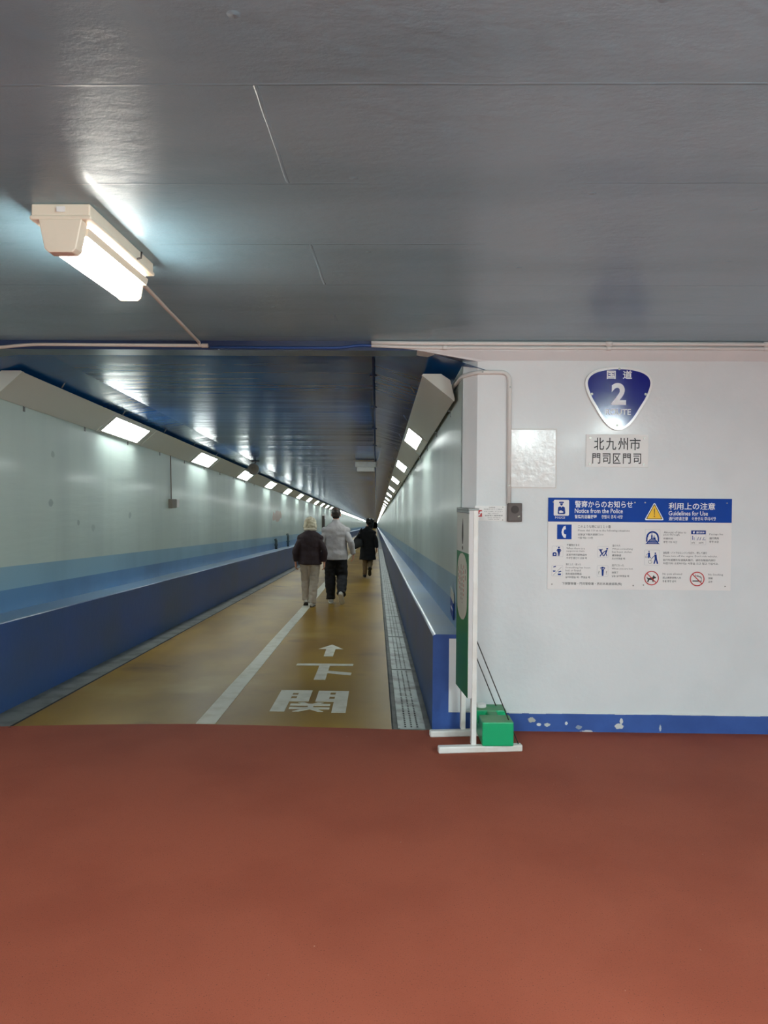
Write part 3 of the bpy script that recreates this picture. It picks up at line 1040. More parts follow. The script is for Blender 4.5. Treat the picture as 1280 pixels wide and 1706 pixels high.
# emergency notice left of the intercom
e = empty('emergency_notice', (0.60, D, 1.435), 'small white notice with red emblem beside the brown intercom', 'sign')
obj('plate', boxm(-0.105, 0.105, -0.004, -0.0005, -0.05, 0.05), M['paper'], e)
fl = Flat()
fl.rect(-0.085, -0.058, -0.022, 0.022, 'red_ink', -0.0048)
fl.poly([(-0.085, -0.012), (-0.077, -0.002), (-0.073, 0.010), (-0.066, 0.014), (-0.058, 0.012), (-0.058, 0.004), (-0.066, 0.0), (-0.070, -0.012), (-0.078, -0.016)], 'white_ink', -0.0054)
fl.line(-0.082, 0.006, -0.062, -0.010, 0.003, 'red_ink', -0.0060)
fl.done('emblem', e)
for s, x0, x1, z0, z1, mm in (('非常電話', -.012, .028, .036, .043, 'ink'), ('利用方法のご案内', -.046, .075, .024, .031, 'ink_grey'),
                              ('ボタンを押してください', -.044, .078, .009, .016, 'ink_grey'), ('係員につながります', -.02, .05, -.004, .003, 'ink_grey'),
                              ('緊急時の連絡専用', -.038, .076, -.018, -.010, 'ink'), ('Use for emergency', -.024, .064, -.031, -.025, 'ink'), ('calls only', -.02, .056, -.041, -.036, 'ink')):
    fl = Flat()
    fl.text(s, x0, x1, z0, z1, mm, -0.0048, 0.0, 1)
    fl.done('text_line', e)
for z in (0.042, -0.042):
    screw(e, 0.078, z, -0.004, 0.003)

# ------------------------------------------------------------------ the two notice boards
def board(name, label, cx, gx):
    e = empty(name, (cx, D, 1.242), label, 'sign')
    obj('board_sheet', boxm(-0.2985, 0.2985, -0.006, -0.0005, -0.30, 0.30), M['sign_white'], e)
    fl = Flat()
    fl.rect(-0.2985, 0.2985, 0.143, 0.30, 'sign_blue', -0.0068)
    fl.done('header_band', e)

    def B(x, y):   # crop coordinates -> local metres
        return (-0.2985 + (x - gx) * 0.001005, 0.30 - (y - 40) * 0.001022)
    for x, y in ((34, 28), (562, 28), (30, 556), (558, 560)):
        p = (-0.2985 + x * 0.001005, 0.30 - y * 0.001022)
        screw(e, p[0], p[1], -0.006, 0.0045)
    return e, B


def T2(fl, B, s, x0, y0, x1, y1, m='ink', y=-0.0068, bold=0.0, res=1):
    a, b = B(x0, y1), B(x1, y0)
    fl.text(s, a[0], b[0], a[1], b[1], m, y, bold, res)


eb, B = board('police_notice_board', 'white notice board headed Notice from the Police, blue header', 1.2725, 52)
fl = Flat()
T2(fl, B, '警察からのお知らせ', 225, 58, 600, 103, 'white_ink', -0.0078, 0.012, 3)
fl.done('text_line', eb, 'white header text')
fl = Flat()
T2(fl, B, 'Notice from the Police', 225, 108, 536, 138, 'white_ink', -0.0078, 0.012, 2)
fl.done('text_line', eb, 'white header text')
fl = Flat()
T2(fl, B, '警察的温馨提醒', 225, 149, 368, 173, 'white_ink', -0.0078, 0.012)
fl.done('text_line', eb, 'white header text')
fl = Flat()
T2(fl, B, '경찰의 공지 사항', 398, 149, 536, 173, 'white_ink', -0.0078, 0.012)
fl.done('text_line', eb, 'white header text')
fl = Flat()
T2(fl, B, 'POLICE', 98, 161, 162, 175, 'white_ink', -0.0078, 0.01)
fl.done('text_line', eb, 'white header text')
for s, x0, y0, x1, y1, mm, bd in (
        ('このような時には１１０番', 248, 214, 460, 234, 'ink', .004), ('Please dial 110 at in the following situations', 248, 242, 582, 259, 'ink_grey', 0),
        ('出现以下情况请拨打110', 248, 268, 412, 282, 'ink', .004), ('이럴 때는 110번', 248, 289, 344, 303, 'ink', .004),
        ('不審物がある', 176, 336, 258, 350, 'ink', .002), ('When there is a', 174, 358, 292, 371, 'ink_grey', 0), ('suspicious item', 174, 376, 290, 390, 'ink_grey', 0),
        ('发现不明可疑物品时', 174, 399, 307, 412, 'ink', .006), ('수상한 물건이 있을 때', 174, 420, 306, 433, 'ink', .006),
        ('盗られた', 472, 338, 524, 351, 'ink', .002), ('When something', 470, 360, 604, 374, 'ink_grey', 0), ('has been stolen', 470, 378, 596, 391, 'ink_grey', 0),
        ('遭到偷盗', 470, 401, 530, 414, 'ink', .006), ('도난당했을 때', 470, 421, 554, 434, 'ink', .006),
        ('落とした・拾った', 172, 460, 270, 474, 'ink', .002), ('Something has been', 170, 482, 330, 496, 'ink_grey', 0), ('lost or found', 170, 499, 268, 513, 'ink_grey', 0),
        ('丢失或捡到物品', 170, 521, 274, 535, 'ink', .006), ('잃어버렸을 때・주웠을 때', 170, 543, 328, 557, 'ink', .006),
        ('迷子になった', 470, 464, 548, 478, 'ink', .002), ('When you are lost', 470, 487, 606, 501, 'ink_grey', 0), ('迷路了', 470, 511, 512, 524, 'ink', .006),
        ('길을 잃어버렸을 때', 470, 533, 582, 547, 'ink', .006),
        ('下関警察署・門司警察署・西日本高速道路(株)', 148, 582, 536, 602, 'ink', .002)):
    fl = Flat()
    T2(fl, B, s, x0, y0, x1, y1, mm, -0.0068, bd)
    fl.done('text_line', eb)

u = 0.001
Y1, Y2, Y3 = -0.0072, -0.0080, -0.0088


def icon(e, B, x0, y0, x1, y1, frame=True, fill='sign_white', r=4):
    fl = Flat()
    a, b = B(x0, y1), B(x1, y0)
    if frame:
        fl.rrect(a[0], b[0], a[1], b[1], r * u, 'pic_line', Y1)
        fl.rrect(a[0] + .0015, b[0] - .0015, a[1] + .0015, b[1] - .0015, r * u * .7, fill, Y1 - .0004)
    q = lambda x, y: (a[0] + (b[0] - a[0]) * x / 100, b[1] - (b[1] - a[1]) * y / 100)
    L = lambda xa, ya, xb, yb, w, m='pic_blue', y=Y2: fl.line(*q(xa, ya), *q(xb, yb), w * u, m, y)
    Dk = lambda x, y, r, m='pic_blue', yy=Y2: fl.disc(*q(x, y), r * u, m, yy, 14)
    Po = lambda pts, m='pic_blue', yy=Y2: fl.poly([q(*p) for p in pts], m, yy)
    return fl, q, L, Dk, Po


# police officer
fl, q, L, Dk, Po = icon(eb, B, 88, 54, 188, 156, True, 'sign_white', 8)
Po([(36, 12), (64, 12), (66, 20), (34, 20)]); Po([(40, 22), (60, 22), (56, 34), (50, 36), (44, 34)])
Po([(28, 48), (36, 42), (46, 42), (50, 50), (54, 42), (64, 42), (72, 48), (76, 84), (70, 90), (30, 90), (26, 84)])
Po([(34, 70), (48, 66), (62, 74), (62, 80), (36, 84)], 'sign_white', Y3)
fl.done('pictogram', eb)
# telephone handset
fl, q, L, Dk, Po = icon(eb, B, 112, 212, 206, 306, False)
a, b = B(112, 306), B(206, 212)
fl.rect(a[0], b[0], a[1], b[1], 'sign_blue', Y1)
Po([(58, 8), (44, 14), (34, 34), (30, 52), (34, 70), (46, 90), (60, 92), (62, 68), (50, 66), (44, 52), (48, 36), (60, 32)], 'white_ink')
fl.done('pictogram', eb)
# suspicious item
fl, q, L, Dk, Po = icon(eb, B, 80, 350, 152, 420)
Dk(62, 14, 6); Po([(50, 26), (74, 26), (72, 60), (68, 92), (62, 92), (60, 62), (58, 92), (52, 92), (52, 60)])
L(52, 28, 44, 44, 5); L(44, 44, 54, 50, 4); L(72, 28, 82, 44, 5); L(82, 44, 74, 52, 4)
Po([(6, 66), (14, 58), (34, 58), (42, 66), (42, 92), (6, 92)]); Po([(18, 70), (30, 70), (32, 82), (16, 82)], 'sign_white', Y3); L(40, 8, 46, 2, 2)
fl.done('pictogram', eb)
# snatching
fl, q, L, Dk, Po = icon(eb, B, 376, 350, 448, 420)
Dk(28, 34, 6); Dk(86, 22, 6); L(28, 42, 40, 66, 9); L(40, 66, 22, 92, 6); L(40, 62, 52, 88, 5); L(26, 44, 10, 24, 4); L(30, 44, 44, 24, 4)
L(84, 32, 74, 60, 9); L(74, 58, 84, 90, 5); L(74, 58, 56, 90, 6); L(82, 36, 56, 52, 5); L(56, 52, 46, 66, 6)
fl.done('pictogram', eb)
# lost or found
fl, q, L, Dk, Po = icon(eb, B, 80, 474, 152, 544)
L(14, 90, 88, 16, 1.5, 'ink_grey'); Po([(10, 48), (34, 48), (32, 60), (12, 60)]); Po([(54, 76), (84, 76), (82, 90), (56, 90)]); L(14, 16, 36, 10, 6); L(60, 62, 86, 54, 7)
fl.done('pictogram', eb)
# lost child
fl, q, L, Dk, Po = icon(eb, B, 374, 474, 446, 544)
Dk(50, 20, 7); Po([(40, 32), (62, 32), (60, 60), (58, 94), (44, 94), (42, 60)]); L(40, 34, 32, 18, 5); L(62, 34, 70, 18, 5); L(32, 18, 50, 12, 4); L(70, 18, 50, 12, 4)
fl.text('?', *[c for p in zip(q(12, 78), q(22, 48)) for c in p], 'ink_grey', Y2)
fl.text('?', *[c for p in zip(q(80, 78), q(90, 48)) for c in p], 'ink_grey', Y2)
fl.done('pictogram', eb)

eg, B = board('guidelines_notice_board', 'white notice board headed Guidelines for Use with yellow warning triangle', 1.8695, 644)
fl = Flat()
T2(fl, B, '利用上の注意', 830, 66, 1130, 112, 'white_ink', -0.0078, 0.016, 3)
fl.done('text_line', eg, 'white header text')
fl = Flat()
T2(fl, B, 'Guidelines for Use', 830, 120, 1084, 149, 'white_ink', -0.0078, 0.012, 2)
fl.done('text_line', eg, 'white header text')
fl = Flat()
T2(fl, B, '通行时请注意', 832, 157, 956, 181, 'white_ink', -0.0078, 0.012)
fl.done('text_line', eg, 'white header text')
fl = Flat()
T2(fl, B, '이용상의 주의사항', 980, 157, 1136, 181, 'white_ink', -0.0078, 0.012)
fl.done('text_line', eg, 'white header text')
for s, x0, y0, x1, y1, mm, bd in (
        ('Amount of time to', 802, 249, 946, 264, 'ink_grey', 0), ('pass through', 800, 266, 904, 281, 'ink_grey', 0), ('所需时间', 800, 291, 860, 303, 'ink', .004),
        ('통행 가능 시간', 800, 312, 888, 326, 'ink', .006), ('Passage fee', 1096, 261, 1184, 276, 'ink_grey', 0), ('通行费用', 1096, 286, 1156, 300, 'ink', .006), ('통행 요금', 1096, 308, 1156, 322, 'ink', .006),
        ('自転車・バイクはエンジンを切り、押して通行', 800, 380, 1082, 395, 'ink', .002), ('Please turn off the engine. Don\'t ride vehicles.', 800, 402, 1150, 418, 'ink_grey', 0),
        ('自行车或摩托车请熄火推行。请勿在隧道内骑行', 800, 427, 1138, 441, 'ink', .004), ('자전거와 오토바이는 시동을 끄고 밀고 가십시오.', 800, 449, 1158, 463, 'ink', .006),
        ('No pets allowed', 798, 517, 922, 533, 'ink_grey', 0), ('禁止携带宠物入内', 798, 541, 916, 555, 'ink', .004), ('동물 통행 금지', 798, 563, 884, 577, 'ink', .006),
        ('No Smoking', 1093, 519, 1188, 535, 'ink_grey', 0), ('禁烟', 1093, 543, 1120, 556, 'ink', .006), ('금연', 1093, 565, 1118, 578, 'ink', .006)):
    fl = Flat()
    T2(fl, B, s, x0, y0, x1, y1, mm, -0.0068, bd)
    fl.done('text_line', eg)
# warning triangle
fl = Flat()
def tri(cx, cy, w, h, r, m, y):
    pts = [(cx, cy - h), (cx + w, cy), (cx - w, cy)]
    out = []
    for i in range(3):
        p, a, b = Vector(pts[i]), Vector(pts[i - 1]), Vector(pts[(i + 1) % 3])
        s, e2 = p + (a - p).normalized() * r, p + (b - p).normalized() * r
        for t in (0, .33, .66, 1):
            out.append(B(*(s * (1 - t) ** 2 + p * 2 * t * (1 - t) + e2 * t * t)))
    fl.poly(out, m, y)
tri(738, 180, 64, 116, 14, 'white_ink', -0.0074)
tri(738, 174, 54, 100, 8, 'ink', -0.0080)
tri(738, 170, 47, 88, 6, 'yellow_ink', -0.0086)
fl.poly([B(x, y) for x, y in ((735, 106), (741, 106), (739.5, 148), (736.5, 148))], 'ink', -0.0092)
fl.disc(*B(738, 156), 0.004, 'ink', -0.0092)
fl.done('warning_triangle', eg, 'yellow warning triangle with black exclamation mark')
# tunnel pictogram
fl, q, L, Dk, Po = icon(eg, B, 680, 238, 778, 334)
c = q(50, 54)
fl.ring(c[0], c[1], 0.030, 0.041, 'pic_blue', Y2, 0, 180, 20)
L(12, 54, 12, 84, 10); L(88, 54, 88, 84, 10)
Po([(4, 98), (28, 70), (40, 62), (60, 62), (74, 70), (96, 98)]); L(20, 90, 80, 90, 2, 'white_ink', Y3); L(30, 78, 72, 78, 2, 'white_ink', Y3); L(36, 70, 64, 70, 1.5, 'white_ink', Y3)
Dk(45, 32, 4); Po([(40, 38), (50, 38), (50, 66), (40, 66)]); Dk(60, 46, 3.5); Po([(55, 51), (70, 56), (70, 66), (54, 66)])
fl.done('pictogram', eg)
# fee table
fl, q, L, Dk, Po = icon(eg, B, 976, 242, 1074, 336)
Po([(2, 2), (98, 2), (98, 28), (2, 28)])
fl.text('¥', *[c for p in zip(q(12, 24), q(26, 6)) for c in p], 'white_ink', Y3, .03)
fl.text('通行料金', *[c for p in zip(q(34, 23), q(90, 8)) for c in p], 'white_ink', Y3, .02)
L(34, 32, 34, 96, 1, 'pic_line')
Dk(12, 42, 3); L(12, 46, 12, 66, 4); Dk(22, 52, 2.5); L(22, 56, 22, 68, 3)
for x in (44, 60, 80):
    c = q(x, 64); fl.ring(c[0], c[1], .003, .0045, 'pic_blue', Y2, 0, 360, 10); L(x, 62, x + 8, 46, 3)
c = q(91, 64); fl.ring(c[0], c[1], .003, .0045, 'pic_blue', Y2, 0, 360, 10)
fl.text('0円', *[c for p in zip(q(6, 92), q(26, 80)) for c in p], 'ink', Y2)
fl.text('20円', *[c for p in zip(q(52, 92), q(82, 80)) for c in p], 'ink', Y2)
fl.done('pictogram', eg)
# push your bike
fl, q, L, Dk, Po = icon(eg, B, 678, 370, 776, 468)
Dk(30, 10, 4); Po([(24, 18), (36, 18), (38, 44), (42, 54), (34, 54), (32, 46), (28, 56), (22, 54)]); L(26, 22, 12, 34, 3)
c = q(12, 46); fl.ring(c[0], c[1], .005, .007, 'ink_grey', Y2, 0, 360, 14)
Dk(72, 22, 5); Po([(66, 30), (80, 30), (84, 62), (92, 90), (82, 92), (76, 66), (68, 92), (60, 90), (68, 60)]); L(68, 36, 46, 58, 4); L(46, 58, 40, 74, 2, 'ink_grey')
c = q(38, 78); fl.ring(c[0], c[1], .010, .012, 'ink_grey', Y2, 0, 360, 18)
fl.done('pictogram', eg)
# no pets
fl = Flat()
c = B(726, 551)
def ban(c):
    fl.ring(c[0], c[1], .041, .0475, 'red_ink', -0.0080, 0, 360, 40)
    fl.line(c[0] - .030, c[1] + .030, c[0] + .030, c[1] - .030, .006, 'red_ink', -0.0090)
fl.poly([(c[0] + x * u, c[1] - y * u) for x, y in ((-32, -10), (-28, -8), (-24, 0), (6, -4), (10, -14), (16, -20), (18, -12), (30, -6), (26, 2), (18, 2), (12, 12), (14, 26), (8, 26), (4, 12), (-14, 12), (-20, 26), (-28, 26), (-24, 10), (-30, 2))], 'ink', -0.0076)
ban(c)
fl.done('pictogram', eg)
fl = Flat()
c = B(1021, 554)
fl.rect(c[0] - .030, c[0] + .030, c[1] - .017, c[1] - .010, 'ink', -0.0076)
fl.rect(c[0] + .018, c[0] + .021, c[1] - .017, c[1] - .010, 'sign_white', -0.0080)
for dx, dz in ((0, 0), (.012, -.004)):
    P0 = [(-.012 + dx, .030 + dz), (-.012 + dx, .020 + dz), (0 + dx, .018 + dz), (.008 + dx, .022 + dz), (.016 + dx, .012 + dz), (.028, .004 + dz), (.028, -.006)]
    for a, b in zip(P0, P0[1:]):
        fl.line(c[0] + a[0], c[1] + a[1], c[0] + b[0], c[1] + b[1], .0028, 'ink', -0.0076)
ban(c)
fl.done('pictogram', eg)

# ------------------------------------------------------------------ standing sign with water weights
ang = math.atan2(0.038, 0.31)
e = empty('standing_sign', (0.463, 4.69, 0), 'tall white framed standing sign with green face, seen edge-on at the mouth', 'standing sign', rz=ang)
for y in (0.0, 0.315):
    obj('post', boxm(-0.020, 0.011, y - 0.020, y + 0.020, 0.04, 1.47), M['white_enamel'], e, bevel=0.004)
for y in (0.0, 0.315):
    obj('foot', boxm(-0.225, 0.292, y - 0.048, y - 0.0, 0.0, 0.042), M['white_enamel'], e, bevel=0.009)
bm = bmesh.new()
box(bm, -0.046, -0.020, -0.024, 0.338, 0.325, 1.462)
obj('sign_panel', bm, M['grey_white'], e, bevel=0.002)
obj('green_face', boxm(-0.0485, -0.046, -0.022, 0.336, 0.327, 1.20), M['green_panel'], e)
obj('header_face', boxm(-0.0485, -0.046, -0.022, 0.336, 1.20, 1.44), M['plaque'], e)
bm = bmesh.new()
cp = []
for k in range(24):
    t = 2 * math.pi * k / 24
    cy, cz = math.cos(t), math.sin(t)
    cp.append((0.157 + 0.145 * math.copysign(abs(cy) ** 0.6, cy), 0.985 + 0.20 * math.copysign(abs(cz) ** 0.5, cz) + 0.008 * math.sin(5 * t)))
hull_prism(bm, cp, lambda y, z: (-0.0485, y, z), lambda y, z: (-0.0505, y, z))
obj('pale_patch', bm, M['cloud'], e)
bm = bmesh.new()
for y0, y1, z0, z1, mi in ((0.05, 0.062, 1.02, 1.10, 0), (0.10, 0.11, 0.93, 1.12, 1), (0.14, 0.15, 0.88, 1.10, 0), (0.18, 0.19, 0.90, 1.12, 0), (0.22, 0.23, 0.95, 1.08, 1), (0.26, 0.27, 1.0, 1.1, 0)):
    z = z1
    while z > z0:
        zz = max(z0, z - random.uniform(.012, .03))
        box(bm, -0.0513, -0.0505, y0, y1, zz, z, mi)
        z = zz - 0.012
obj('faded_print', bm, [M['junction'], M['red_ink']], e)
bm = bmesh.new()
hull_prism(bm, [(0.157, 1.41), (0.172, 1.36), (0.178, 1.30), (0.165, 1.25), (0.149, 1.25), (0.136, 1.30), (0.142, 1.36)], lambda y, z: (-0.0485, y, z), lambda y, z: (-0.0496, y, z))
cyl(bm, (-0.0485, 0.157, 1.225), (-1, 0, 0), 0.013, 0.001, 12)
obj('header_emblem', bm, M['brown_dark'], e)
bm = bmesh.new()
box(bm, -0.052, 0.014, -0.025, 0.339, 1.462, 1.474)
box(bm, -0.0525, -0.046, -0.024, 0.338, 1.444, 1.462)
obj('top_clip', bm, M['grey_metal'], e, bevel=0.002)
for y in (0.0, 0.315):
    bm = bmesh.new()
    tube(bm, [(0.010, y, 0.675), (0.272, y - 0.024, 0.038)], 0.0035, 8)
    obj('stay_rod', bm, M['dark_metal'], e)


e = empty('water_weight', (0.603, 4.66, 0.042), 'green plastic water weight lying across the feet of the standing sign', 'sign weight', rz=0.03)
bm = bmesh.new()
# front block, narrow waist for gripping, back block
box(bm, -0.095, 0.095, -0.015, 0.150, 0.0, 0.146)
box(bm, -0.032, 0.032, 0.13, 0.27, 0.0, 0.138)
box(bm, -0.095, 0.095, 0.13, 0.27, 0.0, 0.070)
box(bm, -0.095, 0.095, 0.250, 0.395, 0.0, 0.146)
o = obj('weight_body', bm, M['green_plastic'], e)
rm = o.modifiers.new('remesh', 'REMESH')
rm.mode = 'VOXEL'
rm.voxel_size = 0.005
sm = o.modifiers.new('smooth', 'SMOOTH')
sm.iterations = 18
dg = bpy.context.evaluated_depsgraph_get()
me = bpy.data.meshes.new_from_object(o.evaluated_get(dg))
o.modifiers.clear()
o.data = me
me.materials.clear()
me.materials.append(M['green_plastic'])
me.materials.append(M['dusty_green'])
for p in me.polygons:           # dust has settled on the faces that look up
    p.use_smooth = True
    if p.normal.z > 0.75 and p.center.z > 0.11:
        p.material_index = 1
bm = bmesh.new()
cyl(bm, (-0.055, 0.33, 0.143), (0, 0, 1), 0.032, 0.024, 24)
obj('filler_cap', bm, M['paper'], e, bevel=0.004)

# ------------------------------------------------------------------ things in the tunnel
# small blue label above the right ledge
c = T(UR, -0.58, 5.68)
e = empty('blue_wall_label', c, 'small blue and white label low on the right tunnel wall', 'label')
bm = bmesh.new()
hull_prism(bm, [(-0.15, -0.09), (0.15, -0.075), (0.15, 0.045), (-0.15, 0.03)], lambda y, z: (-0.001, y, z), lambda y, z: (-0.006, y, z))
obj('blue_field', bm, M['pic_blue'], e)
bm = bmesh.new()
hull_prism(bm, [(-0.15, 0.03), (0.15, 0.045), (0.15, 0.12), (-0.15, 0.10)], lambda y, z: (-0.001, y, z), lambda y, z: (-0.006, y, z))
obj('white_field', bm, M['cloud'], e)
bm = bmesh.new()
hull_prism(bm, [(-0.08, -0.035), (0.08, -0.028), (0.08, -0.012), (-0.08, -0.018)], lambda y, z: (-0.006, y, z), lambda y, z: (-0.007, y, z))
obj('white_strip', bm, M['white_ink'], e)

# switch box hanging below the left trough on its wire
c = T(UL, 0.29, 11.08)
e = empty('switch_box', c, 'small weathered switch box on the left tunnel wall below a thin wire', 'switch box')
obj('box_body', boxm(0.0, 0.06, -0.16, 0.05, -0.065, 0.065), M['junction'], e, bevel=0.006)
obj('box_lid', boxm(0.0, 0.068, 0.06, 0.16, -0.06, 0.06), M['white_enamel'], e, bevel=0.006)
bm = bmesh.new()
tube(bm, [(0.02, -0.08, 0.06), (0.018, -0.09, 0.35), (0.02, -0.12, 0.68)], 0.008, 8)
obj('wire', bm, M['junction'], e)

# loudspeaker hanging from the ceiling on the left
c = T(-2.40, 1.075, 15.1)
e = empty('horn_loudspeaker', c, 'round grey loudspeaker under the tunnel ceiling above the left trough', 'loudspeaker')
bm = bmesh.new()
cyl(bm, (0, -0.06, 0), (0, 1, 0), 0.115, 0.035, 28)
cyl(bm, (0, -0.025, 0), (0, 1, 0), 0.112, 0.16, 28, 0, 0.045)
obj('horn', bm, M['grey_metal'], e, smooth=False)
bm = bmesh.new()
cyl(bm, (0, -0.062, 0), (0, -1, 0), 0.10, 0.003, 28, 0, 0.07)
cyl(bm, (0, -0.065, 0), (0, -1, 0), 0.045, 0.012, 20, 0, 0.02)
obj('grille', bm, M['junction'], e)
bm = bmesh.new()
tube(bm, [(0.0, 0.04, 0.08), (0.03, 0.04, 0.16)], 0.012, 8)
box(bm, -0.05, 0.10, 0.0, 0.08, 0.148, 0.158)
obj('bracket', bm, M['dark_metal'], e)

# thin conduit along the ceiling's right-hand crease
c = T(-0.03, HC - 0.012, 5.7)
bm = bmesh.new()
tube(bm, [T(-0.03, HC - 0.012, y) - c for y in (5.7, 30, 80, 160)], 0.010, 8)
for y in (6.4, 8.1, 9.9, 12.0):
    p = T(-0.03, HC - 0.012, y) - c
    box(bm, p.x - 0.03, p.x + 0.03, p.y - 0.012, p.y + 0.012, p.z - 0.004, p.z + 0.011)
tag(obj('ceiling_conduit', bm, M['beam_blue'], loc=c), 'thin dark conduit running straight along the tunnel ceiling past the white light box', 'conduit')

# white emergency light box on the ceiling
c = T(-0.205, HC - 0.028, 14.85)
e = empty('emergency_light', c, 'white boxy unlit light fitting on the tunnel ceiling', 'lamp')
obj('light_base', boxm(-0.20, 0.20, -0.12, 0.12, -0.10, 0.0), M['white_enamel'], e, bevel=0.008)
obj('light_cover', boxm(-0.165, 0.165, -0.10, 0.10, -0.185, -0.10), M['paper'], e, bevel=0.012)

# dark cabinet far down the left wall and two dark wall stains added as stub shapes
c = T(UL, 0.15, 42.2)
e = empty('wall_cabinet', c, 'narrow dark cabinet far down the left tunnel wall behind the couple', 'cabinet')
obj('cabinet_body', boxm(0.0, 0.14, -0.20, 0.20, -0.35, 0.35), M['dark_metal'], e, bevel=0.01)
obj('lamp_cover', boxm(0.0, 0.18, -0.15, 0.15, 0.16, 0.42), M['paper'], e, bevel=0.02)
for (Y, h, lb) in ((22.3, 0.30, 'dark pipe stub on the left ledge, nearer of two'), (25.3, 0.42, 'dark pipe stub on the left ledge, farther of two')):
    c = T(UL + 0.06, HL, Y)
    bm = bmesh.new()
    tube(bm, [(0, 0, 0), (0, 0, h * 0.8), (-0.03, 0, h)], 0.036, 10)
    cyl(bm, (0, 0, h * 0.35), (0, 0, 1), 0.05, 0.04, 12)
    tag(obj('stain_stub', bm, M['stub'], loc=c), lb, 'pipe stub', 'pipe stubs on the left ledge')

# ------------------------------------------------------------------ people
def loft(bm, st, side=(1, 0, 0), n=18):
    """closed tapered tube; st = [(x, y, z, r_side, r_other)]"""
    P = [Vector(s[:3]) for s in st]
    side = Vector(side)
    rings = []
    for i, s in enumerate(st):
        t = (P[min(i + 1, len(P) - 1)] - P[max(i - 1, 0)]).normalized()
        a = (side - t * side.dot(t))
        a = a.normalized() if a.length > 1e-3 else t.orthogonal().normalized()
        b = t.cross(a).normalized()
        rings.append([bm.verts.new(P[i] + a * s[3] * math.cos(2 * math.pi * k / n) + b * s[4] * math.sin(2 * math.pi * k / n)) for k in range(n)])
    for r, q in zip(rings, rings[1:]):
        for k in range(n):
            bm.faces.new((r[k], r[(k + 1) % n], q[(k + 1) % n], q[k]))
    bm.faces.new(list(reversed(rings[0])))
    bm.faces.new(rings[-1])


def ball(bm, c, r):
    m = Matrix.Translation(c) @ Matrix.Diagonal((r[0], r[1], r[2], 1))
    bmesh.ops.create_uvsphere(bm, u_segments=20, v_segments=14, radius=1, matrix=m)


def fuse(name, bm, m, parent, voxel, smooth=6, wrinkle=0.0, wscale=8.0, wz=1.0):
    o = obj(name, bm, m, parent)
    rm = o.modifiers.new('remesh', 'REMESH')
    rm.mode = 'VOXEL'
    rm.voxel_size = voxel
    s = o.modifiers.new('smooth', 'SMOOTH')
    s.iterations = smooth
    dg = bpy.context.evaluated_depsgraph_get()
    me = bpy.data.meshes.new_from_object(o.evaluated_get(dg))
    o.modifiers.clear()
    o.data = me
    if not me.materials:
        me.materials.append(m)
    if wrinkle:
        nr = [v.normal.copy() for v in me.vertices]
        for v, nn in zip(me.vertices, nr):
            p = Vector((v.co.x * wscale, v.co.y * wscale, v.co.z * wscale * wz))
            v.co += nn * wrinkle * noise.noise(p)
    for p in me.polygons:
        p.use_smooth = True
    return o


def lerp(a, b, t):
    return Vector(a) * (1 - t) + Vector(b) * t


def limb(bm, a, b, c, ra, rb, rc, grow=0.0, flat=1.0, start=0.0):
    """tapered limb through three joints (hip/knee/ankle, shoulder/elbow/wrist)"""
    a, b, c = Vector(a), Vector(b), Vector(c)
    st = []
    for t in (start, 0.25, 0.5, 0.75):
        p = lerp(a, b, t)
        r = ra + (rb - ra) * t + grow
        st.append((p.x, p.y, p.z, r, r * flat))
    st.append((b.x, b.y, b.z, rb + grow, (rb + grow) * flat))
    for t in (0.25, 0.5, 0.75, 1.0):
        p = lerp(b, c, t)
        r = rb + (rc - rb) * t + (0.008 if t == 0.25 else 0) + grow
        st.append((p.x, p.y, p.z, r, r * flat))
    loft(bm, st)


def hand(bm, w, s, curl=0.5, fwd_tilt=0.15):
    """hand hanging from wrist w; s = +1 right, -1 left; palm faces the thigh, thumb to the front"""
    w = Vector(w)
    d = Vector((0, fwd_tilt, -1)).normalized()
    fr = Vector((0, 1, fwd_tilt)).normalized()
    inn = Vector((-s, 0, 0))
    k = w + d * 0.085
    loft(bm, [(*(w - d * .03), .026, .020), (*w, .027, .018), (*(w + d * .03), .036, .016), (*(w + d * .07), .041, .014), (*k, .040, .012)], side=fr)
    for q, (off, ln) in enumerate(((.031, .068), (.011, .077), (-.010, .071), (-.030, .055))):
        p = k + fr * off - d * .008
        d1 = (d + inn * curl * 0.5).normalized()
        d2 = (d + inn * curl * 1.6).normalized()
        d3 = (d * 0.6 + inn * curl * 2.6).normalized()
        p1 = p + d1 * ln * .45
        p2 = p1 + d2 * ln * .32
        p3 = p2 + d3 * ln * .26
        loft(bm, [(*p, .0095, .0095), (*p1, .0090, .0090), (*p2, .0082, .0082), (*p3, .0065, .0065)], side=fr, n=10)
    p = w + d * .022 + fr * .026
    p1 = p + (d * .75 + fr * .65).normalized() * .034
    p2 = p1 + (d * 1.0 + fr * .22 + inn * .35).normalized() * .028
    p3 = p2 + (d * 1.0 + fr * .05 + inn * .5).normalized() * .022
    loft(bm, [(*p, .014, .014), (*p1, .012, .012), (*p2, .0105, .0105), (*p3, .0075, .0075)], side=inn, n=10)


def foot_st(ankle, heading, toe_down):
    """stations heel -> toe below an ankle; toe_down = pitch of the foot (0 flat, + heel raised)"""
    a = Vector(ankle)
    f = Vector((math.sin(heading) * math.cos(toe_down), math.cos(heading) * math.cos(toe_down), -math.sin(toe_down)))
    n = Vector((math.sin(heading) * math.sin(toe_down), math.cos(heading) * math.sin(toe_down), math.cos(toe_down)))
    return a, f, n


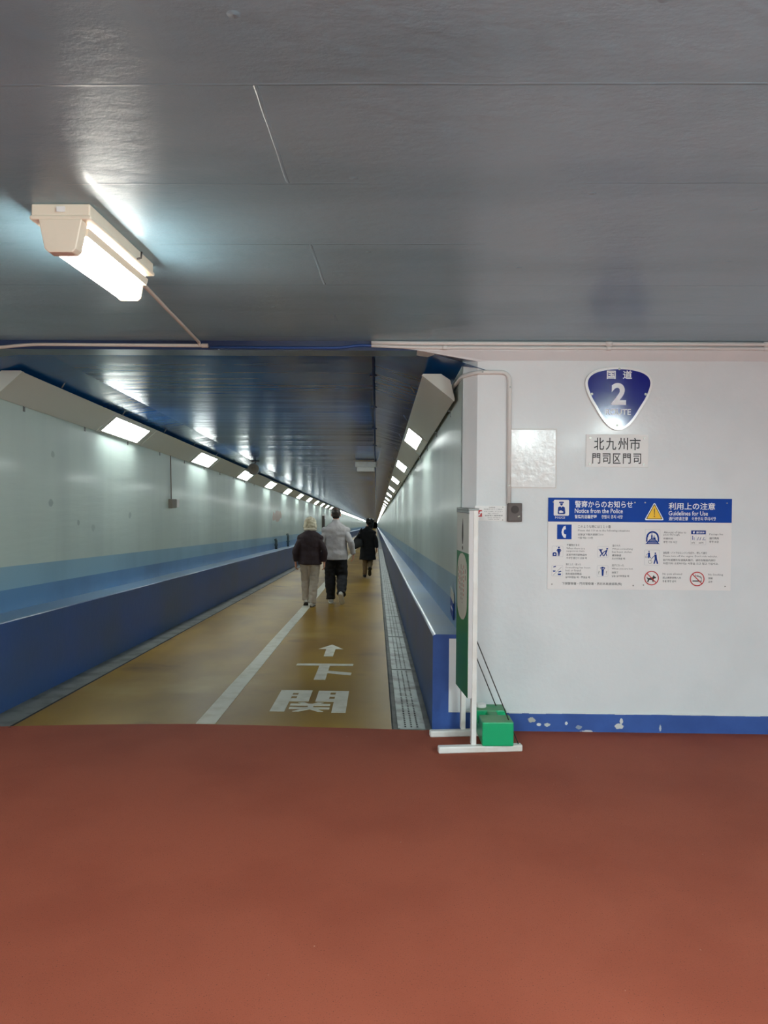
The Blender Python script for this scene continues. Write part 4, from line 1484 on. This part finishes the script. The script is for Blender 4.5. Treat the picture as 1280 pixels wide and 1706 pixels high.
def shoe(bm, sole_bm, ankle, heading, toe_down, size=1.0):
    a, f, n = foot_st(ankle, heading, toe_down)
    sd = Vector((math.cos(heading), -math.sin(heading), 0))
    g = a - n * 0.078 * size

    def S(t, up_, r1, r2):
        p = g + f * t * size + n * up_ * size
        return (*p, r1 * size, r2 * size)
    loft(bm, [S(-.075, .035, .018, .020), S(-.06, .040, .034, .036), S(0, .046, .038, .044), (S(.06, .040, .042, .036)), S(.12, .030, .047, .027), S(.165, .026, .042, .022), S(.19, .022, .02, .012)], side=sd)
    loft(bm, [(*(a - n * .05 + f * -.01), .042, .048), (*(a - n * .02), .040, .045), (*(a + n * .015), .038, .042)], side=sd)
    loft(sole_bm, [S(-.078, .006, .016, .007), S(-.06, .007, .037, .009), S(.02, .007, .040, .009), S(.12, .007, .050, .009), S(.165, .007, .045, .009), S(.195, .009, .02, .007)], side=sd)


def person(label, loc, H, rz, J, cl):
    """J: joints in metres for a 1.65 m body; cl: clothing specification"""
    k = H / 1.65
    V = {n: Vector(p) * k for n, p in J.items()}
    e = bpy.data.objects.new('person', None)
    g = 0.0
    hd = V['head']
    bm = bmesh.new()
    # torso with pelvis, chest, neck: one surface with limbs, head and hands
    t = lambda z, rx, ry, dy=0.0, dx=0.0: (dx * k, dy * k, z * k, rx * k, ry * k)
    loft(bm, [t(.77, .10, .08), t(.84, .145, .105), t(.92, .150, .11), t(1.02, .130, .095), t(1.12, .135, .10), t(1.24, .150, .100), t(1.31, .135, .080, -.005), t(1.375, .09, .065, -.01), t(1.40, .05, .05, -.008)])
    loft(bm, [(0, -.008 * k, 1.34 * k, .056 * k, .056 * k), (0, 0, 1.42 * k, .052 * k, .054 * k), (*(hd - Vector((0, .0, .055)) * k), .050 * k, .056 * k)])
    for s, n in ((-1, 'l'), (1, 'r')):
        limb(bm, lerp(V[n + 'sh'], (0, 0, V[n + 'sh'].z - .06 * k), .18), V[n + 'el'], V[n + 'wr'], .040 * k, .036 * k, .025 * k)
        limb(bm, V[n + 'hip'], V[n + 'kn'], V[n + 'an'], .080 * k, .052 * k, .036 * k)
        hand(bm, V[n + 'wr'], s, cl.get('curl', .5), cl.get('htilt', .15))
        a, f, nn = foot_st(V[n + 'an'], cl['head_' + n], cl['toe_' + n])
        sd = Vector((math.cos(cl['head_' + n]), -math.sin(cl['head_' + n]), 0))
        gg = a - nn * .042
        loft(bm, [(*(gg - f * .045), .018, .018), (*gg, .024, .028), (*(gg + f * .07), .028, .016), (*(gg + f * .13), .026, .011), (*(gg + f * .15), .012, .006)], side=sd)
    # head: skull, jaw, nose, brow, lips, ears
    ht = Matrix.Rotation(cl.get('turn', 0.0), 3, 'Z')
    hp = lambda x, y, z: hd + (ht @ Vector((x, y, z))) * k
    ball(bm, hp(0, -.012, .025), (.074 * k, .092 * k, .090 * k))
    loft(bm, [(*hp(0, .012, .03), .068 * k, .074 * k), (*hp(0, .022, -.03), .060 * k, .066 * k), (*hp(0, .034, -.075), .044 * k, .050 * k), (*hp(0, .045, -.102), .024 * k, .028 * k)], side=ht @ Vector((1, 0, 0)))
    loft(bm, [(*hp(0, .082, .022), .008 * k, .010 * k), (*hp(0, .098, -.012), .011 * k, .014 * k), (*hp(0, .098, -.030), .016 * k, .012 * k), (*hp(0, .082, -.040), .010 * k, .006 * k)], side=ht @ Vector((1, 0, 0)), n=12)
    for s in (-1, 1):
        ball(bm, hp(s * .076, -.008, -.005), (.010 * k, .020 * k, .032 * k))
        ball(bm, hp(s * .030, .076, .030), (.026 * k, .012 * k, .008 * k))
    ball(bm, hp(0, .086, -.060), (.024 * k, .010 * k, .010 * k))
    body = fuse('person', bm, M['skin'], None, .0046, 4)
    bpy.data.objects.remove(e)
    body.location = loc
    body.rotation_euler = (0, 0, rz)
    tag(body, label, 'person')
    for s in (-1, 1):
        b2 = bmesh.new()
        ball(b2, hp(s * .030, .080, .014), (.013 * k, .008 * k, .008 * k))
        obj('eye', b2, M['eye'], body, smooth=True)
    b2 = bmesh.new()
    ball(b2, hp(0, .090, -.062), (.020 * k, .008 * k, .006 * k))
    obj('lips', b2, M['lip'], body, smooth=True)
    # trousers
    bm = bmesh.new()
    loft(bm, [t(.76, .12, .10), t(.82, .172, .128, -.005), t(.90, .172, .132, -.005), t(.98, .155, .118), t(1.04, .148, .11)])
    for n in 'lr':
        hip, kn, an = V[n + 'hip'], V[n + 'kn'], V[n + 'an']
        w1, w2, w3 = (x * k for x in cl['leg'])
        low = lerp(an, kn, -0.03)
        st = []
        for q, r in ((0, w1), (.3, w1 * .97), (.65, (w1 + w2) / 2), (1, w2)):
            p = lerp(hip, kn, q)
            st.append((*p, r, r * 1.05))
        for q, r in ((.3, w2 * .99), (.6, (w2 + w3) / 2), (.85, w3), (1, w3 * 1.08)):
            p = lerp(kn, low, q)
            st.append((*p, r, r * 1.08))
        loft(bm, st)
    fuse('trousers', bm, M[cl['trousers']], body, .009, 4, cl.get('twr', .010), 13.0, 1.6)
    # shoes
    for n in 'lr':
        bm, sb = bmesh.new(), bmesh.new()
        shoe(bm, sb, V[n + 'an'], cl['head_' + n], cl['toe_' + n], k)
        so = fuse('shoe', bm, M[cl['shoe']], body, .006, 4)
        fuse('sole', sb, M[cl['sole']], so, .005, 2)
    # jacket or coat
    bm = bmesh.new()
    hem, flare = cl['hem'], cl['flare']
    loft(bm, [t(hem, *flare), t(hem + .06, flare[0] * .99, flare[1] * .99), t(max(hem + .12, .95), .182 * cl['wide'], .138), t(1.08, .176 * cl['wide'], .132), t(1.20, .188 * cl['wide'], .132, -.008),
              t(1.27, .188 * cl['wide'], .122, -.014), t(1.31, .180 * cl['wide'], .108, -.014), t(1.35, .142 * cl['wide'], .092, -.012), t(1.39, .092, .076, -.008), t(1.415, .068, .068, -.006), t(1.435, .062, .064, -.004)])
    for n in 'lr':
        sh, el, wr = V[n + 'sh'], V[n + 'el'], V[n + 'wr']
        cuff = lerp(el, wr, .97)
        limb(bm, lerp(sh, (0, 0, sh.z - .10), .3) + Vector((0, 0, -.02 * k)), el, cuff, .066 * k * cl['wide'], .056 * k, .044 * k)
        ball(bm, sh + Vector((-math.copysign(.012, sh.x) * k, 0, -.042 * k)), (.060 * k * cl['wide'], .068 * k, .062 * k))
    fuse(cl['top_name'], bm, M[cl['top']], body, .009, 5, cl.get('jwr', .010), 9.0, 1.5)
    # hair
    bm = bmesh.new()
    cl['hair_fn'](bm, hp, k)
    fuse('hair', bm, M[cl['hair']], body, .006, 3, cl.get('hwr', .004), 30.0)
    return body, V, hp, k


BASE = dict(lsh=(-.185, -.01, 1.32), lel=(-.225, -.05, 1.05), lwr=(-.225, .02, .82), rsh=(.185, -.01, 1.32), rel=(.225, -.05, 1.05), rwr=(.225, .02, .82),
            lhip=(-.088, 0, .84), lkn=(-.092, .02, .47), lan=(-.09, 0, .085), rhip=(.088, 0, .84), rkn=(.092, .02, .47), ran=(.09, 0, .085), head=(0, .02, 1.535))


def pose(**k):
    d = dict(BASE)
    d.update(k)
    return d


def hair_bob(bm, hp, k):
    ball(bm, hp(0, -.022, .030), (.108 * k, .110 * k, .108 * k))
    loft(bm, [(*hp(0, -.045, .03), .110 * k, .090 * k), (*hp(0, -.052, -.03), .122 * k, .082 * k), (*hp(0, -.055, -.07), .126 * k, .070 * k), (*hp(0, -.055, -.10), .098 * k, .050 * k)])
    for s in (-1, 1):
        loft(bm, [(*hp(s * .076, .02, .03), .02 * k, .045 * k), (*hp(s * .092, .015, -.04), .02 * k, .045 * k), (*hp(s * .098, .0, -.088), .014 * k, .03 * k)])


def hair_short(bm, hp, k):
    ball(bm, hp(0, -.020, .034), (.0795 * k, .092 * k, .088 * k))
    loft(bm, [(*hp(0, -.048, .02), .074 * k, .060 * k), (*hp(0, -.052, -.03), .066 * k, .050 * k), (*hp(0, -.050, -.062), .052 * k, .036 * k)])


def hair_updo(bm, hp, k):
    ball(bm, hp(.005, -.022, .036), (.104 * k, .114 * k, .104 * k))
    ball(bm, hp(-.045, -.05, .085), (.066 * k, .07 * k, .056 * k))
    ball(bm, hp(.045, -.080, .065), (.074 * k, .065 * k, .062 * k))
    loft(bm, [(*hp(.015, -.055, .02), .098 * k, .066 * k), (*hp(.022, -.062, -.05), .088 * k, .058 * k), (*hp(.028, -.066, -.11), .072 * k, .048 * k), (*hp(.03, -.07, -.17), .05 * k, .035 * k)])


# elderly woman with white hair, nearest
person_w, Vw, hpw, kw = person(
    'white haired person in dark maroon jacket and beige trousers walking away', T(-1.09, HF, 12.75), 1.49, 0.05,
    pose(lsh=(-.19, -.01, 1.30), rsh=(.19, -.01, 1.30), lel=(-.265, -.04, 1.04), lwr=(-.262, .0, .82), rel=(.265, -.06, 1.04), rwr=(.262, -.02, .82),
         lkn=(-.085, .10, .48), lan=(-.075, .10, .115), rkn=(.075, .0, .47), ran=(.045, -.07, .085), head=(0, .05, 1.51)),
    dict(trousers='beige_cloth', shoe='shoe_white', sole='sole_dark', top='maroon', top_name='jacket', hair='white_hair', hair_fn=hair_bob, hem=.775, flare=(.218, .155), wide=1.12,
         leg=(.102, .082, .070), head_l=-.12, head_r=.12, toe_l=.35, toe_r=0.0, curl=.55, hwr=.010))
bm = bmesh.new()
loft(bm, [(0, .0, 1.375 * kw, .082 * kw, .080 * kw), (0, .004, 1.405 * kw, .128 * kw, .10 * kw), (0, .01, 1.43 * kw, .112 * kw, .09 * kw), (0, .01, 1.445 * kw, .066 * kw, .066 * kw)])
fuse('scarf', bm, M['scarf'], person_w, .007, 4, .006, 20)

# man in light grey jacket
person_m, Vm, hpm, km = person(
    'tall person in light grey jacket and black trousers walking away', T(-0.69, HF, 13.25), 1.645, 0.0,
    pose(lkn=(-.10, .05, .47), lan=(-.085, .05, .085), rkn=(.105, .05, .47), ran=(.115, -.22, .20), rsh=(.20, -.01, 1.31), lsh=(-.20, -.01, 1.31),
         rel=(.262, -.07, 1.07), rwr=(.30, .03, .86), lel=(-.255, -.04, 1.06), lwr=(-.26, .04, .84)),
    dict(trousers='black_cloth', shoe='shoe_white', sole='shoe_white', top='grey_cloth', top_name='jacket', hair='dark_hair', hair_fn=hair_short, hem=.765, flare=(.212, .162), wide=1.10,
         leg=(.112, .094, .074), head_l=-.10, head_r=.12, toe_l=0.0, toe_r=.85, curl=.75, htilt=.05))
bm = bmesh.new()
ball(bm, hpm(0, -.035, .076), (.056 * km, .060 * km, .050 * km))
fuse('thin_hair', bm, M['scalp'], person_m, .006, 3)['label'] = 'thinning brown crown hair'
bm = bmesh.new()
loft(bm, [(0, -.004, 1.40 * km, .072 * km, .070 * km), (0, -.002, 1.455 * km, .063 * km, .064 * km)])
fuse('collar', bm, M['grey_cloth'], person_m, .007, 3)

# woman in black coat with shoulder bag
person_b, Vb, hpb, kb = person(
    'dark haired person in black coat and khaki trousers walking away alone', T(-0.215, HF, 20.0), 1.52, 0.06,
    pose(lkn=(-.07, .06, .47), lan=(-.075, .05, .085), rkn=(.075, .06, .47), ran=(.055, -.24, .27), lsh=(-.185, -.01, 1.325), rsh=(.185, -.01, 1.31),
         lel=(-.33, -.02, 1.06), lwr=(-.30, .16, .93), rel=(.235, -.08, 1.06), rwr=(.255, -.04, .83), head=(.03, .03, 1.535)),
    dict(trousers='khaki', shoe='shoe_black', sole='shoe_black', top='coat_black', top_name='coat', hair='black_hair', hair_fn=hair_updo, hem=.50, flare=(.235, .17), wide=1.08,
         leg=(.092, .072, .060), head_l=-.12, head_r=.05, toe_l=0.0, toe_r=1.15, curl=.5, turn=.45))
lb = T(-0.215, HF, 20.0)
e = empty('shoulder_bag', lb + Vector((-.27, -.14, .90)), 'black shoulder bag carried by the person in the black coat', 'bag')
bm = bmesh.new()
loft(bm, [(.04, 0, -.12, .12, .05), (.03, 0, -.10, .15, .065), (.02, 0, .0, .14, .06), (.04, 0, .10, .11, .04), (.05, 0, .13, .09, .02)])
fuse('bag_body', bm, M['bag'], e, .01, 6, .008, 9)
bm = bmesh.new()
tube(bm, rounded([(-.03, 0, .10), (.08, -.02, .33), (.12, .12, .39), (.10, .24, .30), (.10, .23, .10)], .08), .011, 8)
obj('strap', bm, M['bag'], e, smooth=True)
